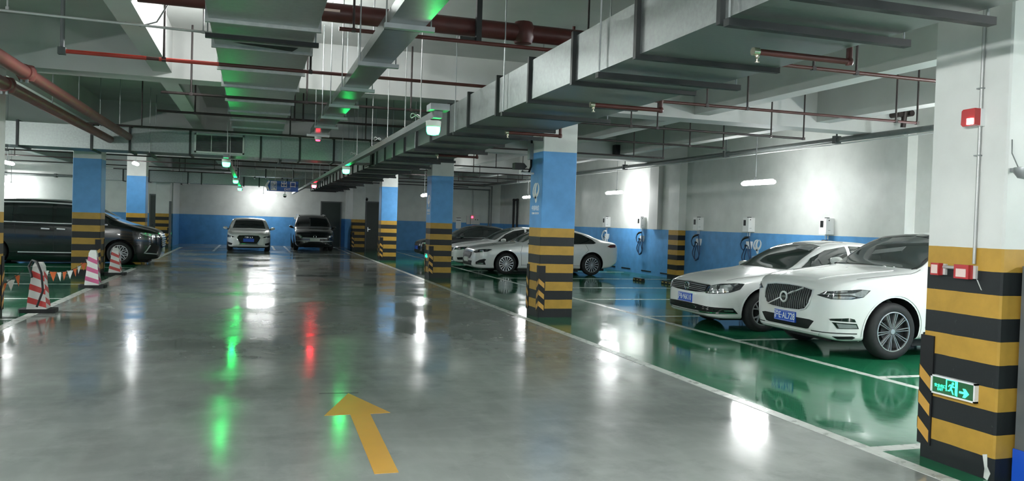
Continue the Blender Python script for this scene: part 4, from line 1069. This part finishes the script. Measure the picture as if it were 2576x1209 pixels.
for sg in BOTH:
    h_ = v.patch('headlight', hl, 'p', 'lens_dark', off=.006, sides=(sg,))
    v.patch('light_bar', [(29.5,.797),(34,.812),(50,.826),(55,.80),(58.5,.808),(61.5,.885),(57,.888),(52,.846),(34,.826)], 'p', 'lamp_lens', off=.010, sides=(sg,), parent=h_, res=.02)
    v.patch('projector', [(40,.770),(50,.778),(53,.797),(50,.806),(40,.800)], 'p', 'lamp_lens', off=.010, sides=(sg,), parent=h_, res=.02)
    v.patch('projector', [(41,.848),(48,.86),(48,.874),(42,.866)], 'p', 'lamp_lens', off=.010, sides=(sg,), parent=h_, res=.02)
    q = v.patch('bumper_vent', [(38,.515),(50,.535),(53,.52),(56,.40),(43,.395),(41,.45)], 'p', 'gloss_black', off=.004, sides=(sg,))
    v.strip('vent_trim', [(38.5,.485),(54.5,.475)], .016, 'p', 'paint_white', off=.012, sides=(sg,), parent=q)
    v.patch('vent_mesh', [(42.5,.46),(54,.45),(55,.41),(44,.405)], 'p', 'steel_grey', off=.006, sides=(sg,), parent=q)
    v.patch('bumper_slot', [(40,.292),(52,.302),(54,.286),(52,.262),(43,.258)], 'p', 'plastic_black', off=.004, sides=(sg,), res=.02)
    v.strip('bumper_crease', [(26,.335),(55,.335)], .012, 'p', 'seam', off=.003, sides=(sg,))
    v.strip('arch_lip', [(.90+.435*math.cos(a), .375+.435*math.sin(a)) for a in [PI*k/20 for k in range(-2, 23)]], .03, 'y', 'paint_white', off=.010, sides=(sg,))
v.patch('bumper_intake', [(-.55,.462),(-.47,.475),(.47,.475),(.55,.462),(.45,.355),(.40,.345),(-.40,.345),(-.45,.355)], 'x', 'plastic_black', off=.004)
v.patch('skid_plate', [(-.62,.318),(.62,.318),(.58,.285),(-.58,.285)], 'x', 'paint_white', off=.010)
v.plate(.468, 'plate_blue', '沪E·AL728')
v.patch('windshield', [(-.735,1.155),(-.35,1.168),(0,1.17),(.35,1.168),(.735,1.155),(.665,1.45),(.62,1.54),(.30,1.578),(0,1.588),(-.30,1.578),(-.62,1.54),(-.665,1.45)], 'x', 'glass_light', off=.010, res=.045)
v.strip('windshield_frame', [(-.75,1.15),(-.68,1.45),(-.635,1.545),(0,1.60),(.635,1.545),(.68,1.45),(.75,1.15)], .03, 'x', 'gloss_black', off=.012)
pm = v.patch('parking_permit', [(.28,1.36),(-.18,1.43),(-.20,1.37),(.25,1.30)], 'x', 'steel_grey', off=.014, res=.04)
for sg in BOTH:
    for P in ([(1.52,1.115),(1.98,1.43),(2.2,1.515),(2.55,1.555),(2.55,1.125)], [(2.64,1.125),(2.64,1.56),(3.2,1.54),(3.48,1.49),(3.44,1.16)], [(3.55,1.17),(3.58,1.46),(3.95,1.38),(4.05,1.22)]):
        v.patch('side_window', P, 'y', 'glass', off=.012, sides=(sg,), res=.045)
    for P in ([(1.45,1.09),(1.40,.9),(1.42,.4)], [(2.595,1.1),(2.6,.36)], [(3.42,1.12),(3.5,.9),(3.36,.72)]): v.strip('door_seam', P, .008, 'y', 'seam', off=.002, sides=(sg,))
    v.strip('hood_seam', [(.42,.79),(.8,.845),(1.2,.86),(1.42,.80)], .007, 't', 'seam', off=.002, sides=(sg,))
    v.strip('sill_trim', [(1.4,.32),(3.3,.32)], .07, 'y', 'plastic_black', off=.006, sides=(sg,))
    for x in (2.35, 3.25): v.strip('door_handle', [(x,.98),(x+.2,.985)], .03, 'y', 'paint_white', off=.03, sides=(sg,))
v.strip('hood_crease', [(.15,.40),(.6,.52),(1.15,.62)], .012, 't', 'paint_white', off=.006, sides=BOTH)
v.wheels(10, 'twin'); v.mirrors(1.62, 1.17, .95)
v.patch('tail_lamp', [(.55,.95),(.72,1.0),(.75,1.4),(.66,1.4)], 'r', 'tail_red', sides=BOTH)

# ---- white three-box sedan (second hero)
SED = dict(L=4.62, R=.315, rim=.205, Ra=.375, xf=.88, xr=3.52, yo=.868, tumble=.40, bulge=.03,
  zc=[(0,.62),(.03,.70),(.08,.75),(.2,.80),(.5,.865),(1.0,.94),(1.28,.985),(1.8,1.25),(2.1,1.385),(2.6,1.455),(3.1,1.445),(3.5,1.36),(4.02,1.10),(4.4,1.05),(4.55,1.0),(4.62,.85)],
  zs=[(0,.56),(.08,.68),(.2,.73),(.6,.81),(1.2,.885),(2.2,.92),(3.4,.955),(4.2,.97),(4.5,.93),(4.62,.75)],
  zb=[(0,.27),(.06,.215),(.3,.19),(.8,.19),(3.8,.2),(4.3,.25),(4.62,.4)],
  w=[(0,.58),(.03,.655),(.08,.71),(.2,.785),(.4,.845),(.7,.875),(1.2,.883),(3.6,.883),(4.2,.85),(4.5,.76),(4.62,.60)])
def cabin(v, trim=None, glass='glass', wsh='glass_light'):
    v.patch('windshield', [(-.69,.985),(0,1.0),(.69,.985),(.60,1.27),(.545,1.36),(.3,1.39),(0,1.402),(-.3,1.39),(-.545,1.36),(-.60,1.27)], 'x', wsh, off=.010, res=.045)
    for sg in BOTH:
        for P in ([(1.50,.935),(1.80,1.17),(2.1,1.30),(2.5,1.37),(2.5,.95)], [(2.58,.95),(2.58,1.375),(3.0,1.365),(3.35,1.29),(3.42,1.22),(3.35,.975)], [(3.43,.98),(3.49,1.20),(3.72,1.06),(3.74,.99)]):
            v.patch('side_window', P, 'y', glass, off=.012, sides=(sg,), res=.045)
        if trim: v.strip('window_trim', [(1.46,.93),(2.5,.94),(3.76,.985)], .016, 'y', 'chrome', off=.008, sides=(sg,))
        for P in ([(1.36,.90),(1.33,.7),(1.36,.3)], [(2.54,.93),(2.53,.28)], [(3.38,.96),(3.42,.8),(3.2,.55)]): v.strip('door_seam', P, .007, 'y', 'seam', off=.002, sides=(sg,))
        for x in (2.2, 3.05): v.strip('door_handle', [(x,.83),(x+.19,.835)], .026, 'y', v.paint, off=.028, sides=(sg,))
        v.strip('hood_seam', [(.3,.70),(.8,.76),(1.3,.79)], .006, 't', 'seam', off=.002, sides=(sg,))
v = Car('sedan_car', 'white three-box sedan with round badge and clear headlights parked beside the utility car', 'car', SED, 'paint_white', (6.83, 11.74, 0), R_(-1.5))
g = v.patch('grille', [(-.60,.715),(0,.735),(.60,.715),(.58,.60),(.30,.585),(0,.58),(-.30,.585),(-.58,.60)], 'x', 'plastic_black', off=.005, res=.03)
for z in (.61, .637, .664, .691, .716): v.strip('grille_bar', [(-.55 if z < .7 else -.57, z-.003), (0, z+.008 if z > .6 else z), (.55 if z < .7 else .57, z-.003)], .008, 'x', 'rim_silver', off=.014, parent=g)
e = v.ring('emblem', 0, .655, .060, .073, 'chrome', off=.016)
vv = MB(); hx = v.hit(0, .655, 'x', 1)[0].x-.024
fE = lambda u, w_, d: (hx-d, u, .655+w_)
vv.ribbon([(-.034,.048),(0,.008),(.034,.048)], [.012]*3, 0, .008, fE); vv.ribbon([(-.054,.022),(-.024,-.044),(0,.0),(.024,-.044),(.054,.022)], [.012]*5, 0, .008, fE)
link('emblem_letters', vv.mesh('emblem_letters'), 'chrome', e)
v.ring('emblem_disc', 0, .655, .0005, .060, 'gloss_black', off=.014, th=.004, parent=e)
for sg in BOTH:
    h_ = v.patch('headlight', [(30,.585),(32,.70),(42,.745),(54,.765),(61,.758),(57,.665),(49,.612),(38,.588)], 'p', 'lens_dark', off=.006, sides=(sg,))
    v.patch('reflector', [(33.5,.618),(34,.70),(39,.718),(39.5,.632)], 'p', 'lamp_lens', off=.012, sides=(sg,), parent=h_, res=.018)
    v.patch('reflector', [(41,.632),(41.5,.716),(48.5,.738),(51.5,.705),(50.5,.655),(46,.632)], 'p', 'lamp_lens', off=.012, sides=(sg,), parent=h_, res=.018)
    v.strip('headlight_trim', [(29,.60),(38,.612),(48,.63)], .012, 'p', 'chrome', off=.013, sides=(sg,), parent=h_)
    q = v.patch('fog_lamp', [(37,.345),(51,.365),(54,.30),(38,.285)], 'p', 'gloss_black', off=.010, sides=(sg,), res=.02)
    v.strip('fog_trim', [(45,.328),(52,.330)], .014, 'p', 'chrome', off=.016, sides=(sg,), parent=q)
    v.strip('arch_lip', [(.88+.385*math.cos(a), .325+.385*math.sin(a)) for a in [PI*k/20 for k in range(-1, 22)]], .025, 'y', 'paint_white', off=.008, sides=(sg,))
v.patch('bumper_intake', [(0,.395),(20,.393),(38,.375),(52,.37),(56,.285),(38,.268),(0,.265),(-38,.268),(-56,.285),(-52,.37),(-38,.375),(-20,.393)], 'p', 'plastic_black', off=.005, res=.04)
for z in (.315, .34, .365): v.strip('intake_bar', [(-34, z), (0, z), (34, z)], .008, 'p', 'gloss_black', off=.012)
v.strip('intake_trim', [(-54,.292),(0,.283),(54,.292)], .016, 'p', 'chrome', off=.012)
v.plate(.475, 'plate_blue', '沪B·96K10')
cabin(v)
v.patch('parking_permit', [(-.52,1.33),(-.15,1.355),(-.16,1.315),(-.52,1.285)], 'x', 'steel_grey', off=.014, res=.04)
v.patch('sun_roof', [(2.25,-.35),(2.7,-.36),(2.7,.36),(2.25,.35)], 't', 'glass', off=.004, res=.06)
v.wheels(5, 'y'); v.mirrors(1.66, .985, .885)

# ---- white fastback sedan
FAS = dict(L=4.87, R=.335, rim=.228, Ra=.40, xf=1.0, xr=3.85, yo=.918, tumble=.42, bulge=.03,
  zc=[(0,.60),(.03,.69),(.08,.75),(.2,.81),(.5,.875),(1.1,.955),(1.45,1.0),(2.0,1.27),(2.3,1.40),(2.75,1.475),(3.2,1.455),(3.7,1.35),(4.3,1.15),(4.6,1.09),(4.8,1.05),(4.87,.9)],
  zs=[(0,.55),(.08,.68),(.2,.735),(.6,.82),(1.3,.90),(2.4,.93),(3.6,.98),(4.4,1.01),(4.75,.97),(4.87,.8)],
  zb=[(0,.26),(.06,.20),(.3,.175),(.8,.18),(4.0,.2),(4.5,.25),(4.87,.42)],
  w=[(0,.58),(.03,.67),(.08,.735),(.2,.815),(.4,.88),(.7,.915),(1.2,.928),(3.8,.928),(4.4,.885),(4.75,.78),(4.87,.62)])
v = Car('fastback_car', 'white fastback sedan seen side on behind the emblem column', 'car', FAS, 'paint_white', (6.42, 24.52, 0), 0)
g = v.patch('grille', [(-.42,.66),(0,.685),(.42,.66),(.50,.57),(.40,.47),(-.40,.47),(-.50,.57)], 'x', 'plastic_black', off=.008, res=.04)
for z in (.50, .535, .57, .605, .64): v.strip('grille_bar', [(-.40, z), (.40, z)], .010, 'x', 'rim_silver', off=.016, parent=g)
v.patch('bumper_intake', [(-.55,.40),(.55,.40),(.50,.26),(-.50,.26)], 'x', 'plastic_black', off=.005)
v.plate(.43, 'plate_pale')
for sg in BOTH:
    h_ = v.patch('headlight', [(31,.665),(36,.735),(46,.765),(57,.775),(63,.765),(56,.70),(46,.672),(37,.65)], 'p', 'lens_dark', off=.006, sides=(sg,))
    for P in ([(35,.68),(37,.725),(41,.735),(41,.685)], [(43,.69),(44,.74),(49,.75),(50,.70)], [(52,.72),(53,.755),(58,.76)]): v.patch('reflector', P, 'p', 'lamp_lens', off=.012, sides=(sg,), parent=h_, res=.018)
    v.patch('fog_vent', [(38,.37),(44,.44),(51,.475),(54,.46),(51.5,.40),(53,.295),(38,.30)], 'p', 'plastic_black', off=.005, sides=(sg,), res=.03)
    v.strip('fog_lamp', [(40,.33),(49,.33)], .035, 'p', 'lamp_lens', off=.014, sides=(sg,))
    for P in ([(1.68,.945),(1.95,1.15),(2.25,1.305),(2.62,1.385),(2.62,.96)], [(2.70,.965),(2.70,1.39),(3.1,1.375),(3.5,1.29),(3.85,1.14),(3.98,1.03),(3.9,1.0)]):
        v.patch('side_window', P, 'y', 'glass', off=.012, sides=(sg,), res=.045)
    for P in ([(1.5,.90),(1.46,.7),(1.5,.28)], [(2.66,.95),(2.65,.26)], [(3.62,.98),(3.72,.8),(3.48,.55)], [(1.5,.30),(3.45,.30)]): v.strip('door_seam', P, .008, 'y', 'seam', off=.002, sides=(sg,))
    v.patch('tail_lamp', [(4.38,.93),(4.5,.985),(4.72,1.0),(4.70,.90),(4.5,.895)], 'y', 'tail_red', off=.006, sides=(sg,))
    for x in (2.35, 3.3): v.strip('door_handle', [(x,.84),(x+.19,.845)], .026, 'y', 'trim_bright', off=.028, sides=(sg,))
    v.strip('arch_lip', [(1.0+.41*math.cos(a), .345+.41*math.sin(a)) for a in [PI*k/20 for k in range(-1, 22)]], .025, 'y', 'paint_white', off=.008, sides=(sg,))
    v.strip('arch_lip', [(3.85+.41*math.cos(a), .345+.41*math.sin(a)) for a in [PI*k/20 for k in range(-1, 22)]], .025, 'y', 'paint_white', off=.008, sides=(sg,))
v.patch('windshield', [(-.72,1.0),(0,1.015),(.72,1.0),(.62,1.28),(.56,1.38),(0,1.42),(-.56,1.38),(-.62,1.28)], 'x', 'glass_light', off=.010, res=.045)
v.wheels(15, 'thin'); v.mirrors(1.85, .99, .93)

# ---- second white sedan and the dark sedan beyond
SED2 = dict(SED, L=4.72, xr=3.62)
SED2['zc'] = [(0,.60),(.03,.68),(.08,.73),(.2,.79),(.5,.855),(1.0,.93),(1.28,.975),(1.8,1.24),(2.1,1.375),(2.6,1.455),(3.1,1.44),(3.6,1.34),(4.12,1.10),(4.5,1.04),(4.65,1.0),(4.72,.85)]
SED2['w'] = SED['w'][:-3]+[(4.3,.85),(4.6,.76),(4.72,.60)]; SED2['zs'] = SED['zs'][:-2]+[(4.6,.93),(4.72,.75)]; SED2['zb'] = SED['zb'][:-2]+[(4.4,.25),(4.72,.4)]
def simple_front(v, plate, pz=.47):
    v.patch('grille', [(-.45,.68),(0,.70),(.45,.68),(.40,.56),(-.40,.56)], 'x', 'plastic_black', off=.006, res=.04)
    v.patch('bumper_intake', [(-.55,.38),(.55,.38),(.5,.26),(-.5,.26)], 'x', 'plastic_black', off=.005)
    for sg in BOTH:
        h_ = v.patch('headlight', [(30,.62),(33,.69),(44,.72),(56,.735),(52,.66),(44,.63)], 'p', 'lens_dark', off=.006, sides=(sg,))
        v.patch('reflector', [(36,.64),(37,.69),(44,.70),(44,.65)], 'p', 'lamp_lens', off=.012, sides=(sg,), parent=h_, res=.018)
        v.patch('fog_vent', [(38,.36),(50,.38),(52,.29),(39,.28)], 'p', 'plastic_black', off=.005, sides=(sg,), res=.03)
    v.plate(pz, plate); cabin(v, True); v.wheels(10, 'single'); v.mirrors(1.66, .985, .885)
simple_front(Car('sedan_car', 'white sedan with blue plate parked in the middle, beyond the fastback', 'car', SED2, 'paint_white', (6.55, 27.5, 0), 0), 'plate_blue')
simple_front(Car('sedan_car', 'black sedan whose nose shows past the striped column', 'car', SED2, 'paint_dark', (6.45, 32.9, 0), 0), 'plate_blue')

# ---- white saloon facing the lane at the end wall
v = Car('saloon_car', 'white saloon with wide black grille facing the lane at the blue end wall', 'car', dict(SED, yo=.895, w=[(a, b*1.04) for a, b in SED['w']]), 'paint_white', (-.18, 36.4, 0), R_(90))
g = v.patch('grille', [(-.40,.70),(0,.71),(.40,.70),(.48,.61),(.46,.52),(.36,.33),(-.36,.33),(-.46,.52),(-.48,.61)], 'x', 'plastic_black', off=.008, res=.04)
v.strip('grille_trim', [(-.40,.69),(.40,.69),(.47,.60),(.45,.52),(.34,.345),(-.34,.345),(-.45,.52),(-.47,.60)], .016, 'x', 'chrome', off=.012, closed=True, parent=g)
for k in range(4): v.ring('emblem_ring', -.105+.07*k, .625, .038, .047, 'chrome', off=.014, n=18)
v.plate(.50, 'plate_blue')
for sg in BOTH:
    h_ = v.patch('headlight', [(30,.615),(40,.605),(53,.60),(57,.70),(48,.715),(34,.66)], 'p', 'lens_dark', off=.006, sides=(sg,))
    v.patch('reflector', [(34,.63),(46,.635),(46,.665),(36,.655)], 'p', 'lamp_lens', off=.012, sides=(sg,), parent=h_, res=.02)
    v.patch('bumper_vent', [(34,.36),(50,.41),(55,.40),(54,.295),(36,.285)], 'p', 'plastic_black', off=.005, sides=(sg,), res=.03)
v.strip('lip_trim', [(-.40,.305),(.40,.305)], .018, 'x', 'plastic_black', off=.006)
cabin(v); v.wheels(10, 'single', 'rim_dark'); v.mirrors(1.62, .985, .92)

# ---- dark people carrier next to it
VAN = dict(L=4.80, R=.335, rim=.22, Ra=.395, xf=.93, xr=3.80, yo=.90, tumble=.30,
  zc=[(0,.70),(.03,.78),(.08,.84),(.2,.90),(.5,.98),(.9,1.06),(1.1,1.11),(1.7,1.50),(2.0,1.63),(2.5,1.70),(3.5,1.70),(4.3,1.64),(4.6,1.5),(4.75,1.1),(4.8,.9)],
  zs=[(0,.62),(.08,.76),(.2,.82),(.6,.92),(1.2,.98),(2.5,1.02),(4.,1.06),(4.6,1.0),(4.8,.8)],
  zb=[(0,.30),(.06,.23),(.3,.2),(.8,.2),(4.2,.22),(4.6,.3),(4.8,.42)],
  w=[(0,.60),(.03,.68),(.08,.735),(.2,.81),(.4,.87),(.7,.905),(1.2,.915),(4.0,.915),(4.5,.86),(4.8,.70)])
def van_cabin(v, z0, z1, x0, x1, ww):
    v.patch('windshield', [(-ww,z0),(0,z0+.015),(ww,z0),(ww-.11,z1-.06),(ww-.16,z1),(0,z1+.03),(-ww+.16,z1),(-ww+.11,z1-.06)], 'x', 'glass', off=.010, res=.05)
v = Car('people_carrier', 'dark people carrier parked before the dark door at the end wall', 'car', VAN, 'paint_dark', (2.72, 38.35, 0), R_(90))
van_cabin(v, 1.13, 1.60, 0, 0, .74)
v.patch('grille', [(-.52,.72),(0,.735),(.52,.72),(.50,.63),(-.50,.63)], 'x', 'gloss_black', off=.008, res=.04)
v.strip('grille_bar', [(-.55,.60),(0,.595),(.55,.60)], .05, 'x', 'steel_grey', off=.012)
v.ring('emblem', 0, .675, .055, .068, 'chrome', off=.016, n=20)
v.plate(.52, 'plate_pale')
for sg in BOTH:
    h_ = v.patch('headlight', [(30,.65),(34,.74),(46,.77),(56,.775),(54,.69),(44,.66)], 'p', 'lamp_lens', off=.006, sides=(sg,))
    v.patch('reflector', [(40,.69),(50,.71),(50,.74),(42,.73)], 'p', 'chrome', off=.012, sides=(sg,), parent=h_, res=.02)
    v.patch('fog_vent', [(36,.40),(52,.42),(52,.33),(38,.31)], 'p', 'plastic_black', off=.005, sides=(sg,), res=.03)
    v.strip('fog_trim', [(38,.36),(50,.37)], .016, 'p', 'chrome', off=.012, sides=(sg,))
    for P in ([(1.45,1.06),(1.9,1.43),(2.3,1.55),(2.5,1.56),(2.5,1.06)], [(2.6,1.07),(2.6,1.57),(3.5,1.57),(3.5,1.09)], [(3.6,1.1),(3.6,1.56),(4.3,1.5),(4.4,1.12)]): v.patch('side_window', P, 'y', 'glass', off=.012, sides=(sg,), res=.05)
    o = v.strip('roof_rail', [(2.1,.60),(4.2,.62)], .04, 't', 'chrome', off=.04, sides=(sg,))
v.strip('bumper_trim', [(-48,.47),(0,.46),(48,.47)], .04, 'p', 'steel_grey', off=.006)
v.wheels(10, 'single', 'rim_dark'); v.mirrors(1.5, 1.08, .92)

# ---- black van on the far side of the lane
VN = dict(L=5.22, R=.345, rim=.235, Ra=.405, xf=1.08, xr=4.32, yo=.93, tumble=.25, bulge=.03,
  zc=[(0,.86),(.03,.95),(.08,1.01),(.2,1.07),(.6,1.18),(.95,1.27),(1.1,1.32),(1.75,1.66),(2.1,1.80),(2.7,1.875),(3.6,1.88),(4.6,1.84),(5.0,1.72),(5.15,1.3),(5.22,1.0)],
  zs=[(0,.80),(.08,.93),(.2,.98),(.6,1.06),(1.2,1.13),(2.5,1.16),(4.5,1.19),(5.0,1.1),(5.22,.9)],
  zb=[(0,.28),(.06,.20),(.3,.16),(.8,.09),(4.5,.09),(5.0,.2),(5.22,.40)],
  w=[(0,.64),(.03,.72),(.08,.775),(.2,.85),(.4,.90),(.7,.935),(1.2,.945),(4.5,.945),(5.0,.88),(5.22,.72)])
v = Car('passenger_van', 'glossy black passenger van with chrome nose parked behind the blue topped column', 'car', VN, 'paint_black', (-2.66, 27.0, 0), PI)
van_cabin(v, 1.34, 1.74, 0, 0, .78)
g = v.patch('grille', [(-.58,.93),(0,.95),(.58,.93),(.56,.62),(.45,.50),(-.45,.50),(-.56,.62)], 'x', 'gloss_black', off=.010, res=.04)
for k in range(6): v.strip('grille_bar', [(-.55+.01*k, .90-.065*k), (.55-.01*k, .90-.065*k)], .028, 'x', 'trim_bright', off=.030, parent=g, skirt=-.006)
v.plate(.44, 'plate_pale')
for sg in BOTH:
    h_ = v.patch('headlight', [(32,.86),(38,.92),(50,.955),(60,.965),(64,.95),(54,.88),(42,.85)], 'p', 'lamp_lens', off=.006, sides=(sg,))
    v.strip('headlight_trim', [(33,.84),(46,.845),(60,.93)], .016, 'p', 'chrome', off=.012, sides=(sg,), parent=h_)
    v.patch('fog_vent', [(36,.55),(46,.66),(50,.62),(54,.40),(40,.36)], 'p', 'plastic_black', off=.006, sides=(sg,), res=.03)
    v.strip('vent_trim', [(49,.60),(53,.44),(56,.36),(38,.33)], .026, 'p', 'trim_bright', off=.014, sides=(sg,))
    for P in ([(1.42,1.20),(1.75,1.46),(1.82,1.48),(1.82,1.20)], [(1.90,1.20),(1.95,1.55),(2.2,1.66),(2.75,1.72),(2.75,1.20)], [(2.85,1.20),(2.85,1.725),(3.75,1.725),(3.75,1.20)], [(3.85,1.20),(3.85,1.72),(4.8,1.66),(4.95,1.25)]): v.patch('side_window', P, 'y', 'glass', off=.012, sides=(sg,), res=.05)
    v.strip('window_trim', [(1.40,1.17),(2.8,1.175),(4.95,1.21)], .030, 'y', 'trim_bright', off=.012, sides=(sg,))
    v.strip('roof_trim', [(2.3,1.735),(3.2,1.765),(4.6,1.74)], .034, 'y', 'trim_bright', off=.014, sides=(sg,))
    v.strip('sill_trim', [(1.6,.34),(3.7,.34)], .030, 'y', 'trim_bright', off=.012, sides=(sg,))
    for P in ([(1.52,1.1),(1.50,.8),(1.56,.3)], [(2.8,1.15),(2.8,.28)], [(3.8,1.15),(3.76,.8),(3.62,.5)], [(2.8,.98),(4.9,1.0)]): v.strip('door_seam', P, .008, 'y', 'seam', off=.002, sides=(sg,))
    for x in (2.5, 2.9): v.strip('door_handle', [(x,1.01),(x+.22,1.02)], .036, 'y', 'trim_bright', off=.03, sides=(sg,))
for sg in BOTH: v.strip('side_skirt', [(1.55,.215),(3.72,.215)], .22, 'y', 'plastic_black', off=.008, sides=(sg,))
v.wheels(10, 'y'); v.mirrors(1.72, 1.22, .95)
